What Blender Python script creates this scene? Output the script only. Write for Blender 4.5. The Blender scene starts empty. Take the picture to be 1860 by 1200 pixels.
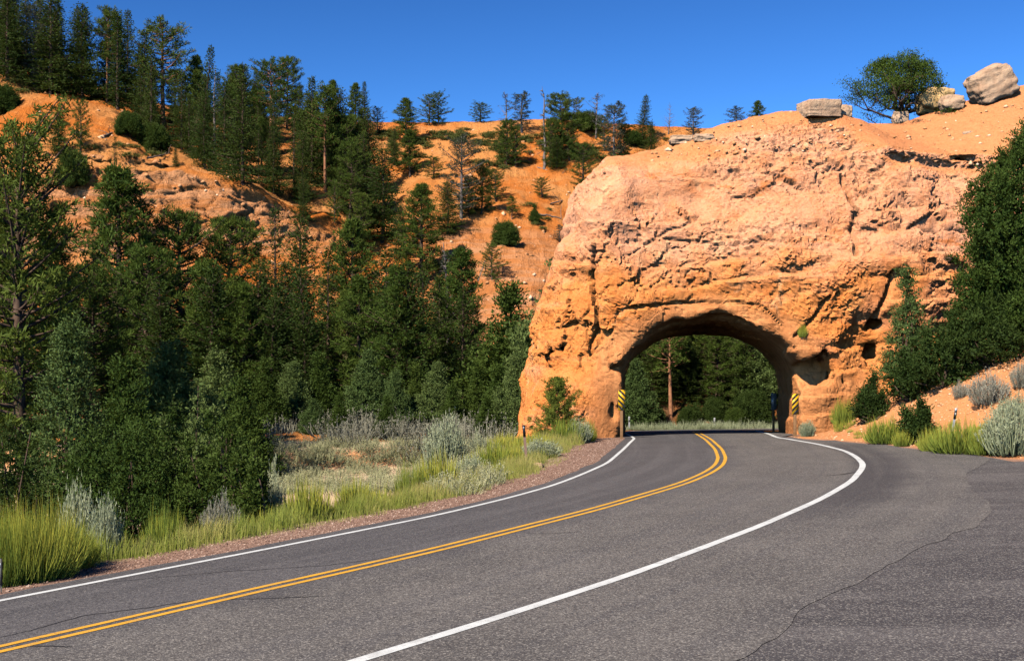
import bpy, math, random
import numpy as np
from mathutils import Vector, Matrix
from mathutils.bvhtree import BVHTree

# ------------------------------------------------------------------ camera, sky, sun, exposure
F, YH, CZ, TILT = 2100.0, 678.0, 3.0, 0.025      # focal length in photo pixels, horizon row, eye height, road cross fall
scene = bpy.context.scene
COL = scene.collection
cam_data = bpy.data.cameras.new('camera')
cam_data.sensor_width = 36.0
cam_data.lens = 36.0 * F / 1860.0
cam_data.shift_y = (YH - 600.0) / 1860.0
cam_data.clip_end = 5000.0
cam_data.clip_start = 0.1
cam = bpy.data.objects.new('camera', cam_data)
cam.location = (0, 0, CZ)
cam.rotation_euler = (math.radians(90), 0, 0)
COL.objects.link(cam)
scene.camera = cam

SUN_EL, SUN_AZ = 42.0, 37.0                       # degrees; azimuth measured left of straight behind the camera
to_sun = Vector((-math.sin(math.radians(SUN_AZ)) * math.cos(math.radians(SUN_EL)),
                 -math.cos(math.radians(SUN_AZ)) * math.cos(math.radians(SUN_EL)),
                 math.sin(math.radians(SUN_EL))))
sun_data = bpy.data.lights.new('sun', 'SUN')
sun_data.energy = 5.0
sun_data.angle = math.radians(0.5)
sun_data.color = (1.0, 0.93, 0.80)
sun = bpy.data.objects.new('sun', sun_data)
sun.rotation_euler = to_sun.to_track_quat('Z', 'Y').to_euler()
COL.objects.link(sun)

world = bpy.data.worlds.new('World')
scene.world = world
world.use_nodes = True
wn = world.node_tree
wn.nodes.clear()
sky = wn.nodes.new('ShaderNodeTexSky')
sky.sky_type = 'NISHITA'
sky.sun_disc = False
sky.sun_elevation = math.radians(SUN_EL)
sky.sun_rotation = math.atan2(to_sun.x, to_sun.y)
sky.altitude = 2300
sky.air_density = 1.0
sky.dust_density = 0.3
sky.ozone_density = 3.0
hs = wn.nodes.new('ShaderNodeHueSaturation')
hs.inputs['Saturation'].default_value = 1.12
hs.inputs['Value'].default_value = 0.76
gm = wn.nodes.new('ShaderNodeGamma')              # deep polarised blue of a high desert sky
gm.inputs['Gamma'].default_value = 1.72
hs.inputs['Hue'].default_value = 0.494
bg = wn.nodes.new('ShaderNodeBackground')
bg.inputs['Strength'].default_value = 0.05
wo = wn.nodes.new('ShaderNodeOutputWorld')
wn.links.new(sky.outputs[0], hs.inputs['Color'])
wn.links.new(hs.outputs[0], gm.inputs['Color'])
wn.links.new(gm.outputs[0], bg.inputs['Color'])
wn.links.new(bg.outputs[0], wo.inputs['Surface'])

scene.view_settings.view_transform = 'Standard'
scene.view_settings.look = 'None'
scene.view_settings.exposure = 0.78
scene.view_settings.gamma = 1.0
scene.view_settings.use_curve_mapping = False
scene.render.engine = 'CYCLES'
scene.cycles.max_bounces = 5
scene.cycles.diffuse_bounces = 0
scene.cycles.glossy_bounces = 2
scene.cycles.transmission_bounces = 3

rng = np.random.default_rng(7)
random.seed(7)

# ------------------------------------------------------------------ small helpers
def W(px, py, d):
    """point of the place seen at photo pixel (px, py) at d metres in front of the camera"""
    return np.array([(px - 930.0) * d / F, d, CZ - (py - YH) * d / F])

def on_road(px, py):
    """point of the road plane seen at a photo pixel"""
    q = py - (YH - TILT * (px - 930.0))
    d = F * CZ / q
    return ((px - 930.0) * d / F, d)

def sstep(a, b, x):
    t = np.clip((x - a) / (b - a), 0, 1)
    return t * t * (3 - 2 * t)

_perm = np.random.default_rng(11).permutation(256).astype(np.int32)
_perm = np.concatenate([_perm, _perm, _perm])
_grad = np.random.default_rng(12).normal(size=(256, 3)).astype(np.float32)
_grad /= np.linalg.norm(_grad, axis=1)[:, None]

def pnoise(x, y, z):
    """gradient noise, about -0.6 .. 0.6"""
    x = np.asarray(x, np.float32); y = np.asarray(y, np.float32); z = np.asarray(z, np.float32)
    x, y, z = np.broadcast_arrays(x, y, z)
    xi = np.floor(x); yi = np.floor(y); zi = np.floor(z)
    xf = x - xi; yf = y - yi; zf = z - zi
    xi = xi.astype(np.int32) & 255; yi = yi.astype(np.int32) & 255; zi = zi.astype(np.int32) & 255
    u = xf * xf * xf * (xf * (xf * 6 - 15) + 10)
    v = yf * yf * yf * (yf * (yf * 6 - 15) + 10)
    w = zf * zf * zf * (zf * (zf * 6 - 15) + 10)
    def g(a, b, c):
        h = _perm[_perm[_perm[xi + a] + yi + b] + zi + c]
        gr = _grad[h]
        return gr[..., 0] * (xf - a) + gr[..., 1] * (yf - b) + gr[..., 2] * (zf - c)
    x00 = g(0, 0, 0) * (1 - u) + g(1, 0, 0) * u
    x10 = g(0, 1, 0) * (1 - u) + g(1, 1, 0) * u
    x01 = g(0, 0, 1) * (1 - u) + g(1, 0, 1) * u
    x11 = g(0, 1, 1) * (1 - u) + g(1, 1, 1) * u
    return (x00 * (1 - v) + x10 * v) * (1 - w) + (x01 * (1 - v) + x11 * v) * w

def fbm(x, y, z, octaves=4, gain=0.5):
    s = 0; a = 1.0; k = 1.0
    for i in range(octaves):
        s = s + a * pnoise(x * k + i * 17.3, y * k + i * 9.1, z * k + i * 5.7)
        a *= gain; k *= 2.03
    return s

def cells(x, y, z, seed):
    """random value of the nearest cell and distance to the cell border"""
    xi, yi, zi = np.floor(x), np.floor(y), np.floor(z)
    d1 = np.full(x.shape, 9.0); d2 = np.full(x.shape, 9.0); val = np.zeros(x.shape)
    for a in (-1, 0, 1):
        for b_ in (-1, 0, 1):
            for c in (-1, 0, 1):
                h = _perm[(_perm[(_perm[(xi + a).astype(int) & 255] + (yi + b_).astype(int)) & 255] + (zi + c).astype(int) + seed) & 255]
                g3 = _grad[h]
                d = (xi + a + 0.5 + 0.45 * g3[:, 0] - x) ** 2 + (yi + b_ + 0.5 + 0.45 * g3[:, 1] - y) ** 2 + (zi + c + 0.5 + 0.45 * g3[:, 2] - z) ** 2
                m1 = d < d1
                d2 = np.where(m1, d1, np.minimum(d2, d)); val = np.where(m1, h / 255.0 - 0.5, val); d1 = np.where(m1, d, d1)
    return val, np.sqrt(d2) - np.sqrt(d1)

def make_mesh(name, verts, faces, mats, smooth=False, attrs=None, mat_index=None):
    """faces: array (n,3) or (n,4)"""
    verts = np.ascontiguousarray(verts, np.float32); faces = np.ascontiguousarray(faces, np.int32)
    me = bpy.data.meshes.new(name)
    n, k = faces.shape
    me.vertices.add(len(verts)); me.vertices.foreach_set('co', verts.ravel())
    me.loops.add(n * k); me.loops.foreach_set('vertex_index', faces.ravel())
    me.polygons.add(n)
    me.polygons.foreach_set('loop_start', np.arange(0, n * k, k, dtype=np.int32))
    me.polygons.foreach_set('loop_total', np.full(n, k, np.int32))
    if smooth:
        me.polygons.foreach_set('use_smooth', np.ones(n, bool))
    for m in (mats if isinstance(mats, (list, tuple)) else [mats]):
        me.materials.append(m)
    if mat_index is not None:
        me.polygons.foreach_set('material_index', np.ascontiguousarray(mat_index, np.int32))
    if attrs:
        for an, av in attrs.items():
            av = np.ascontiguousarray(av, np.float32)
            at = me.attributes.new(an, 'FLOAT', 'POINT')
            at.data.foreach_set('value', av)
    me.update(calc_edges=True)
    return me

def link(name, mesh, parent=None, loc=None):
    o = bpy.data.objects.new(name, mesh)
    COL.objects.link(o)
    if parent is not None:
        o.parent = parent
    if loc is not None:
        o.location = loc
    return o

def tag(o, label=None, cat=None, group=None, kind=None):
    if label: o['label'] = label
    if cat: o['category'] = cat
    if group: o['group'] = group
    if kind: o['kind'] = kind
    return o

def empty(name, loc=(0, 0, 0), rz=0.0):
    o = bpy.data.objects.new(name, None)
    o.empty_display_size = 0.3
    COL.objects.link(o)
    o.location = loc
    o.rotation_euler = (0, 0, rz)
    return o

# ------------------------------------------------------------------ materials
def new_mat(name):
    m = bpy.data.materials.new(name)
    m.use_nodes = True
    nt = m.node_tree
    nt.nodes.clear()
    out = nt.nodes.new('ShaderNodeOutputMaterial')
    return m, nt, out

class NB:
    """tiny node builder"""
    def __init__(s, nt): s.nt = nt
    def n(s, t, **kw):
        nd = s.nt.nodes.new(t)
        for k, v in kw.items():
            if k.startswith('i_'):
                key = k[2:].replace('_', ' ')
                s.set(nd.inputs[key], v)
            else:
                setattr(nd, k, v)
        return nd
    def set(s, sock, v):
        if hasattr(v, 'is_linked') or hasattr(v, 'links'):
            s.nt.links.new(v, sock)
        else:
            sock.default_value = v
    def coord(s, which='Object'):
        return s.n('ShaderNodeTexCoord').outputs[which]
    def pos(s):
        return s.n('ShaderNodeNewGeometry').outputs['Position']
    def noise(s, vec, scale, detail=4, rough=0.55, dist=0.0):
        nd = s.n('ShaderNodeTexNoise')
        s.set(nd.inputs['Vector'], vec)
        nd.inputs['Scale'].default_value = scale
        nd.inputs['Detail'].default_value = detail
        nd.inputs['Roughness'].default_value = rough
        nd.inputs['Distortion'].default_value = dist
        return nd.outputs['Fac']
    def voro(s, vec, scale, feature='F1', out='Distance'):
        nd = s.n('ShaderNodeTexVoronoi', feature=feature)
        s.set(nd.inputs['Vector'], vec)
        nd.inputs['Scale'].default_value = scale
        return nd.outputs[out]
    def mapr(s, v, a, b, c=0.0, d=1.0, smooth=False):
        nd = s.n('ShaderNodeMapRange')
        if smooth: nd.interpolation_type = 'SMOOTHSTEP'
        s.set(nd.inputs['Value'], v)
        nd.inputs['From Min'].default_value = a; nd.inputs['From Max'].default_value = b
        nd.inputs['To Min'].default_value = c; nd.inputs['To Max'].default_value = d
        return nd.outputs['Result']
    def math(s, op, a, b=0.0):
        nd = s.n('ShaderNodeMath', operation=op)
        s.set(nd.inputs[0], a); s.set(nd.inputs[1], b)
        return nd.outputs[0]
    def mix(s, fac, a, b, blend='MIX'):
        nd = s.n('ShaderNodeMix', data_type='RGBA', blend_type=blend)
        s.set(nd.inputs[0], fac)
        for sock, v in ((nd.inputs[6], a), (nd.inputs[7], b)):
            if isinstance(v, tuple): v = (v[0], v[1], v[2], 1.0)
            s.set(sock, v)
        return nd.outputs[2]
    def scale(s, vec, x, y, z):
        nd = s.n('ShaderNodeVectorMath', operation='MULTIPLY')
        s.set(nd.inputs[0], vec); nd.inputs[1].default_value = (x, y, z)
        return nd.outputs[0]
    def attr(s, name):
        return s.n('ShaderNodeAttribute', attribute_name=name).outputs['Fac']
    def bump(s, h, strength=0.5, dist=0.1, normal=None):
        nd = s.n('ShaderNodeBump')
        nd.inputs['Strength'].default_value = strength
        nd.inputs['Distance'].default_value = dist
        s.set(nd.inputs['Height'], h)
        if normal is not None: s.set(nd.inputs['Normal'], normal)
        return nd.outputs['Normal']
    def bsdf(s, color, rough=0.9, normal=None, spec=0.2, metallic=0.0):
        nd = s.n('ShaderNodeBsdfPrincipled')
        if isinstance(color, tuple): color = (color[0], color[1], color[2], 1.0)
        s.set(nd.inputs['Base Color'], color)
        s.set(nd.inputs['Roughness'], rough)
        nd.inputs['Specular IOR Level'].default_value = spec
        nd.inputs['Metallic'].default_value = metallic
        if normal is not None: s.set(nd.inputs['Normal'], normal)
        return nd.outputs[0]

def finish(nt, out, shader):
    nt.links.new(shader, out.inputs['Surface'])

def rock_material():
    m, nt, out = new_mat('red_rock'); b = NB(nt)
    p = b.pos()
    big = b.noise(p, 0.22, 4, 0.6, 0.4)
    mid = b.noise(p, 0.9, 6, 0.65, 0.3)
    fine = b.noise(p, 6.0, 6, 0.7)
    strata = b.noise(b.scale(p, 0.10, 0.10, 0.75), 1.0, 5, 0.6, 0.6)
    orange = b.mix(b.mapr(mid, 0.35, 0.65), (0.72, 0.212, 0.048), (0.78, 0.285, 0.082))
    pink = b.mix(b.mapr(fine, 0.3, 0.7), (0.72, 0.285, 0.14), (0.79, 0.39, 0.22))
    f1 = b.mapr(strata, 0.42, 0.62, 0, 1, True)
    f2 = b.mapr(big, 0.38, 0.62, 0.0, 1, True)
    up = b.attr('pale')
    f = b.math('MINIMUM', b.math('ADD', b.math('MULTIPLY', b.math('MULTIPLY', f1, f2), 0.55), b.math('MULTIPLY', up, b.mapr(mid, 0.25, 0.55, 0.45, 1.0))), 1.0)
    c = b.mix(f, orange, pink)
    cream = b.mapr(b.noise(p, 0.55, 5, 0.7, 0.6), 0.58, 0.72, 0, 0.7, True)
    c = b.mix(cream, c, (0.82, 0.47, 0.235))
    red = b.mapr(b.noise(b.scale(p, 0.5, 0.5, 1.3), 0.7, 5, 0.7, 0.5), 0.58, 0.70, 0, 0.75, True)
    c = b.mix(red, c, (0.62, 0.17, 0.035))
    soil = b.attr('soil')
    c = b.mix(soil, c, b.mix(b.mapr(fine, 0.3, 0.7), (0.54, 0.185, 0.068), (0.61, 0.255, 0.105)))
    plaster = b.attr('plaster')                 # smooth trimmed rock round the bore
    streak = b.noise(b.scale(p, 2.2, 2.2, 0.25), 1.0, 4, 0.6, 0.4)
    c = b.mix(plaster, c, b.mix(b.mapr(streak, 0.3, 0.7), (0.44, 0.155, 0.05), (0.66, 0.27, 0.10)))
    pits = b.mapr(b.noise(p, 2.6, 5, 0.75, 0.5), 0.25, 0.33, 0.65, 1.0, True)
    c = b.mix(b.math('SUBTRACT', 1.0, pits), c, (0.34, 0.11, 0.03))
    wv = b.n('ShaderNodeTexNoise'); b.set(wv.inputs['Vector'], p); wv.inputs['Scale'].default_value = 1.7; wv.inputs['Detail'].default_value = 3
    wm = b.n('ShaderNodeVectorMath', operation='MULTIPLY_ADD'); b.set(wm.inputs[0], wv.outputs['Color']); wm.inputs[1].default_value = (0.5, 0.5, 0.5); b.set(wm.inputs[2], p)
    wp = wm.outputs[0]
    h = b.math('ADD', b.math('MULTIPLY', b.noise(p, 3.5, 7, 0.78, 0.3), 0.8),
               b.math('MULTIPLY', b.n('ShaderNodeSeparateColor', i_Color=b.voro(b.scale(wp, 1, 1, 1.4), 2.6, out='Color')).outputs[0], 0.30))
    h2 = b.math('ADD', b.noise(p, 11.0, 5, 0.8), b.math('MULTIPLY', b.n('ShaderNodeSeparateColor', i_Color=b.voro(wp, 8.0, out='Color')).outputs[1], 0.45))
    st = b.mapr(b.math('MAXIMUM', plaster, b.math('MULTIPLY', soil, 0.7)), 0, 1, 1.0, 0.55)
    nrm = b.bump(b.math('MULTIPLY', h, st), 0.7, 0.13)
    nrm = b.bump(b.math('MULTIPLY', h2, st), 0.8, 0.08, nrm)
    finish(nt, out, b.bsdf(c, 0.95, nrm, 0.1))
    return m

def hill_material():
    m, nt, out = new_mat('hill_soil'); b = NB(nt)
    p = b.pos()
    big = b.noise(p, 0.05, 4, 0.6, 0.5)
    mid = b.noise(p, 0.35, 6, 0.65, 0.4)
    fine = b.noise(p, 3.0, 5, 0.7)
    soil = b.mix(b.mapr(big, 0.40, 0.60, 0, 1, True), (0.68, 0.19, 0.03), (0.76, 0.30, 0.085))
    soil = b.mix(b.mapr(mid, 0.44, 0.68, 0, 0.6, True), soil, (0.80, 0.36, 0.125))
    soil = b.mix(b.mapr(fine, 0.55, 0.75, 0, 0.4), soil, (0.50, 0.14, 0.025))
    strata = b.noise(b.scale(p, 0.12, 0.12, 1.1), 1.0, 5, 0.65, 0.5)
    rock = b.mix(b.mapr(strata, 0.40, 0.60, 0, 1, True), (0.70, 0.245, 0.07), (0.78, 0.36, 0.165))
    rock = b.mix(b.mapr(fine, 0.4, 0.7, 0, 0.5), rock, (0.58, 0.22, 0.08))
    c = b.mix(b.attr('rocky'), soil, rock)
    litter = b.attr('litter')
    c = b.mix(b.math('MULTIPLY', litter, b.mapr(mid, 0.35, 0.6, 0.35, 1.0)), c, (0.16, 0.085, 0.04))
    rill = b.noise(b.scale(p, 1.0, 0.12, 0.12), 0.9, 5, 0.65, 0.3)
    h = b.math('ADD', b.math('ADD', b.noise(p, 1.3, 7, 0.75, 0.4), b.math('MULTIPLY', rill, 0.9)), b.math('MULTIPLY', b.noise(p, 6.0, 4, 0.75), 0.4))
    nrm = b.bump(h, 1.0, 0.8)
    finish(nt, out, b.bsdf(c, 0.95, nrm, 0.1))
    return m

def ground_material():
    m, nt, out = new_mat('verge_soil'); b = NB(nt)
    p = b.pos()
    mid = b.noise(p, 0.5, 5, 0.65, 0.3)
    fine = b.noise(p, 9.0, 6, 0.75)
    sand = b.mix(b.mapr(fine, 0.3, 0.7), (0.50, 0.36, 0.22), (0.64, 0.49, 0.33))
    red = b.mix(b.mapr(fine, 0.3, 0.7), (0.47, 0.175, 0.062), (0.60, 0.27, 0.115))
    grass = b.mix(b.mapr(mid, 0.35, 0.65), (0.17, 0.15, 0.055), (0.26, 0.21, 0.09))
    c = b.mix(b.attr('red'), sand, red)
    c = b.mix(b.math('MULTIPLY', b.attr('turf'), b.mapr(fine, 0.3, 0.5, 0.5, 1)), c, grass)
    gravel = b.voro(p, 28.0, out='Color')
    gcol = b.mix(b.math('MULTIPLY', b.n('ShaderNodeSeparateColor', i_Color=gravel).outputs[0], 1.0), (0.15, 0.085, 0.06), (0.36, 0.22, 0.16))
    c = b.mix(b.attr('gravel'), c, gcol)
    h = b.math('ADD', b.noise(p, 2.5, 8, 0.7), b.math('MULTIPLY', b.voro(p, 22.0), 0.25))
    finish(nt, out, b.bsdf(c, 0.95, b.bump(h, 0.7, 0.12), 0.1))
    return m

def asphalt_material(name, pull=False):
    m, nt, out = new_mat(name); b = NB(nt)
    p = b.pos()
    s = b.attr('lateral')
    t = b.attr('along')
    cells = b.voro(p, 58.0, out='Color')
    chip = b.n('ShaderNodeSeparateColor', i_Color=cells).outputs[0]
    cells2 = b.n('ShaderNodeSeparateColor', i_Color=b.voro(p, 30.0, out='Color')).outputs[1]
    blot = b.noise(p, 0.45, 5, 0.6, 0.3)
    sv = b.n('ShaderNodeCombineXYZ'); b.set(sv.inputs[0], b.math('MULTIPLY', t, 0.035)); b.set(sv.inputs[1], b.math('MULTIPLY', s, 1.1))
    lane = b.noise(sv.outputs[0], 1.6, 4, 0.6, 0.2)
    dark = b.mix(b.mapr(blot, 0.3, 0.7), (0.062, 0.056, 0.057), (0.082, 0.074, 0.074))
    light = b.mix(b.mapr(blot, 0.3, 0.7), (0.082, 0.072, 0.066), (0.128, 0.112, 0.101))
    if pull:
        pt = b.noise(b.scale(p, 0.25, 1.0, 1.0), 0.9, 5, 0.6, 0.5)
        base = b.mix(b.mapr(pt, 0.35, 0.65, 0, 1, True), (0.052, 0.046, 0.047), (0.098, 0.086, 0.083))
        chipamt = 0.9
    else:
        # the left lane and the worn wheel tracks are darker and smoother than the chip seal of the right lane
        left = b.mapr(b.math('ADD', s, b.math('MULTIPLY', b.math('SUBTRACT', blot, 0.5), 1.4)), -0.1, 1.0, 1, 0, True)
        shoulder = b.math('MULTIPLY', b.mapr(b.math('ADD', s, b.math('MULTIPLY', blot, 1.0)), 4.4, 4.9, 0, 1, True),
                          b.mapr(b.math('ADD', s, b.math('MULTIPLY', blot, 1.0)), 5.4, 6.6, 1, 0, True))
        shoulder = b.math('MULTIPLY', shoulder, b.math('MULTIPLY', b.attr('worn'), b.mapr(lane, 0.30, 0.5, 0.35, 1.0)))
        f = b.math('MINIMUM', b.math('ADD', left, shoulder), 1.0)
        lightv = b.mix(b.math('MULTIPLY', b.mapr(lane, 0.45, 0.65, 0, 0.5, True), 1.0), light, dark)
        darkv = b.mix(b.mapr(lane, 0.45, 0.62, 0, 0.6, True), dark, (0.105, 0.094, 0.093))
        base = b.mix(f, lightv, darkv)
        base = b.mix(b.math('MULTIPLY', shoulder, 0.75), base, (0.040, 0.036, 0.038))
    sp = b.mapr(chip, 0.72, 0.98, 0, 1)
    base = b.mix(b.math('MULTIPLY', sp, 0.6 if pull else b.mapr(f, 0, 1, 0.62, 0.3)), base, (0.38, 0.335, 0.29))
    dk = b.mapr(b.math('MINIMUM', chip, cells2), 0.0, 0.22, 0.75, 0)
    base = b.mix(dk, base, (0.035, 0.03, 0.03))
    h = b.math('ADD', b.voro(p, 60.0), b.math('MULTIPLY', b.noise(p, 25.0, 3), 0.5))
    finish(nt, out, b.bsdf(base, b.mapr(chip, 0, 1, 0.72, 0.95), b.bump(h, 0.55, 0.012), 0.25))
    return m

def paint_material(name, col, wear=0.5):
    m, nt, out = new_mat(name); b = NB(nt)
    p = b.pos()
    w = b.noise(p, 7.0, 8, 0.8, 0.2)
    c = b.mix(b.mapr(b.noise(p, 1.2, 4), 0.3, 0.7), col, tuple(x * 0.86 for x in col))
    c = b.mix(b.mapr(w, wear + 0.05, wear + 0.15, 0, 0.75), c, (0.10, 0.09, 0.085))
    c = b.mix(b.mapr(b.noise(p, 2.2, 5, 0.7), 0.5, 0.75, 0, 0.45), c, (0.16, 0.14, 0.125))
    chip = b.n('ShaderNodeSeparateColor', i_Color=b.voro(p, 62.0, out='Color')).outputs[0]
    c = b.mix(b.mapr(chip, 0.0, 0.12, 0.35, 0), c, (0.12, 0.11, 0.10))
    finish(nt, out, b.bsdf(c, 0.75, b.bump(b.voro(p, 60.0), 0.4, 0.008), 0.3))
    return m

def plain_material(name, col, rough=0.7, metallic=0.0, var=0.25, scale=6.0, spec=0.3):
    m, nt, out = new_mat(name); b = NB(nt)
    p = b.coord()
    n1 = b.noise(p, scale, 6, 0.65)
    c = b.mix(b.mapr(n1, 0.3, 0.7), tuple(x * (1 - var) for x in col), tuple(min(1, x * (1 + var)) for x in col))
    finish(nt, out, b.bsdf(c, rough, b.bump(n1, 0.2, 0.01), spec, metallic))
    return m

def leaf_material(name, dark, light, tip=None, trans=0.22, rough=0.65, spread=0.5):
    """leaf colour varies from leaf to leaf (attribute tint), clump to clump and tree to tree"""
    m, nt, out = new_mat(name); b = NB(nt)
    tint = b.attr('tint')
    oi = b.n('ShaderNodeObjectInfo')
    clump = b.noise(b.coord(), 0.9, 3, 0.6)
    f = b.math('ADD', b.math('MULTIPLY', tint, 0.55), b.math('MULTIPLY', b.mapr(clump, 0.3, 0.7), 0.45))
    c = b.mix(f, dark, light)
    if tip is not None:
        c = b.mix(b.attr('tip'), c, tip)
    hsv = b.n('ShaderNodeHueSaturation')
    b.set(hsv.inputs['Hue'], b.mapr(oi.outputs['Random'], 0, 1, 0.5 - 0.022 * spread, 0.5 + 0.03 * spread))
    b.set(hsv.inputs['Value'], b.mapr(oi.outputs['Random'], 0, 1, 1 + 0.35 * spread, 1 - 0.25 * spread))
    b.set(hsv.inputs['Color'], c)
    c = hsv.outputs[0]
    d = b.bsdf(c, rough, None, 0.08)
    tr = b.n('ShaderNodeBsdfTranslucent'); b.set(tr.inputs[0], b.mix(0.35, c, (0.16, 0.20, 0.02)))
    ms = b.n('ShaderNodeMixShader'); ms.inputs[0].default_value = trans
    nt.links.new(d, ms.inputs[1]); nt.links.new(tr.outputs[0], ms.inputs[2])
    finish(nt, out, ms.outputs[0])
    return m

M = {}
M['rock'] = rock_material()
M['hill'] = hill_material()
M['ground'] = ground_material()
M['asphalt'] = asphalt_material('asphalt')
M['pull'] = asphalt_material('old_asphalt', True)
M['white'] = paint_material('white_paint', (0.60, 0.59, 0.565), 0.52)
M['yellow'] = paint_material('yellow_paint', (0.66, 0.33, 0.025), 0.50)
M['tar'] = plain_material('crack_tar', (0.022, 0.020, 0.021), 0.8)
# ------------------------------------------------------------------ road layout (plan curves, metres)
def smooth_curve(P, n=240, it=6):
    P = np.asarray(P, float)
    t = np.r_[0, np.cumsum(np.linalg.norm(np.diff(P, axis=0), axis=1))]
    s = np.linspace(0, t[-1], n)
    Q = np.c_[np.interp(s, t, P[:, 0]), np.interp(s, t, P[:, 1])]
    for _ in range(it):
        R = Q.copy()
        R[1:-1] = 0.25 * Q[:-2] + 0.5 * Q[1:-1] + 0.25 * Q[2:]
        Q = R
    return Q

L_px = [(0,1090),(173,1057),(300,1032),(433,1007),(620,970),(787,937),(920,905),(1003,882),(1053,863),(1103,841),(1133,815),(1153,795)]
Y_px = [(0,1177),(133,1148),(267,1118),(413,1083),(620,1037),(787,999),(953,957),(1087,923),(1240,878),(1285,859),(1306,845),(1312,832),(1305,815),(1278,790)]
R_px = [(643,1200),(753,1168),(887,1127),(940,1110),(1033,1079),(1120,1052),(1240,1008),(1306,983),(1380,955),(1467,917),(1499,902),(1548,873),(1565,852),(1569,843),(1555,829),(1534,818),(1485,806),(1411,794)]

def extend(P, before, after):
    P = [on_road(*p) for p in P]
    return before(P) + P + after

def back(P, k=3, n=5, step=9.0, bend=0.05):
    a = np.array(P[0]); d = a - np.array(P[k]); d /= np.linalg.norm(d)
    out = []; q = a.copy(); ang = math.atan2(d[1], d[0])
    for i in range(n):
        ang += bend
        q = q + step * np.array([math.cos(ang), math.sin(ang)])
        out.append(tuple(q))
    return out[::-1]

yel = smooth_curve(extend(Y_px, lambda P: back(P), [(9.6, 60.5), (10.9, 68), (13.6, 73.2), (18, 76.8), (26, 79.2), (42, 80.5), (70, 80)]), 420, 10)
lft = smooth_curve(extend(L_px, lambda P: back(P), [(5.9, 60.5), (7.2, 69), (10.6, 75.6), (16.8, 80.3), (25.5, 82.9), (42, 84.2), (70, 83.7)]), 420, 8)
rgt = smooth_curve(extend(R_px, lambda P: back(P), [(13.1, 60.5), (14.0, 66.5), (16.0, 70), (19.5, 73.2), (27, 75.5), (42, 76.8), (70, 76.3)]), 420, 8)

PE_px = [(1860,838),(1720,823),(1660,815),(1600,808),(1520,801),(1450,797),(1415,795)]
pave_edge = [(75, 16), (42, 23), (24, 28.5)] + [on_road(*p) for p in PE_px] + [(13.2, 54), (13.4, 60.5), (14.3, 66), (16.4, 69.4), (20, 72.4), (27, 74.6), (42, 75.8), (70, 75.3)]
pave_edge = smooth_curve(pave_edge, 420, 4)

def road_z(x, y):
    x = np.asarray(x, float); y = np.asarray(y, float)
    t = np.interp(y, [0, 48, 60], [TILT, TILT, 0.004])
    bz = np.interp(y, [-100, 46, 50, 53, 57, 62, 70, 80, 92, 140], [0, 0, 0.01, -0.01, -0.06, -0.18, -0.5, -0.9, -1.12, -1.2])
    return np.clip(x, -18, 20) * t + bz

def poly_dist(P, x, y):
    """signed distance of points to a plan curve: positive on the left of its direction; and the arc length of the foot"""
    x = np.asarray(x, float).ravel(); y = np.asarray(y, float).ravel()
    best = np.full(x.shape, 1e9); sg = np.ones(x.shape); al = np.zeros(x.shape)
    A = P[:-1]; B = P[1:]
    seg = np.linalg.norm(B - A, axis=1); cum = np.r_[0, np.cumsum(seg)]
    for i in range(len(A)):
        d = (B[i] - A[i]) / max(seg[i], 1e-9)
        rx = x - A[i, 0]; ry = y - A[i, 1]
        u = np.clip(rx * d[0] + ry * d[1], 0, seg[i])
        ex = rx - u * d[0]; ey = ry - u * d[1]
        q = ex * ex + ey * ey
        mk = q < best
        best = np.where(mk, q, best)
        cr = d[0] * ry - d[1] * rx
        sg = np.where(mk, np.where(cr >= 0, 1.0, -1.0), sg)
        al = np.where(mk, cum[i] + u, al)
    return np.sqrt(best) * sg, al

lft_c, yel_c, rgt_c, edge_c = lft[::3], yel[::3], rgt[::3], pave_edge[::3]

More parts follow.
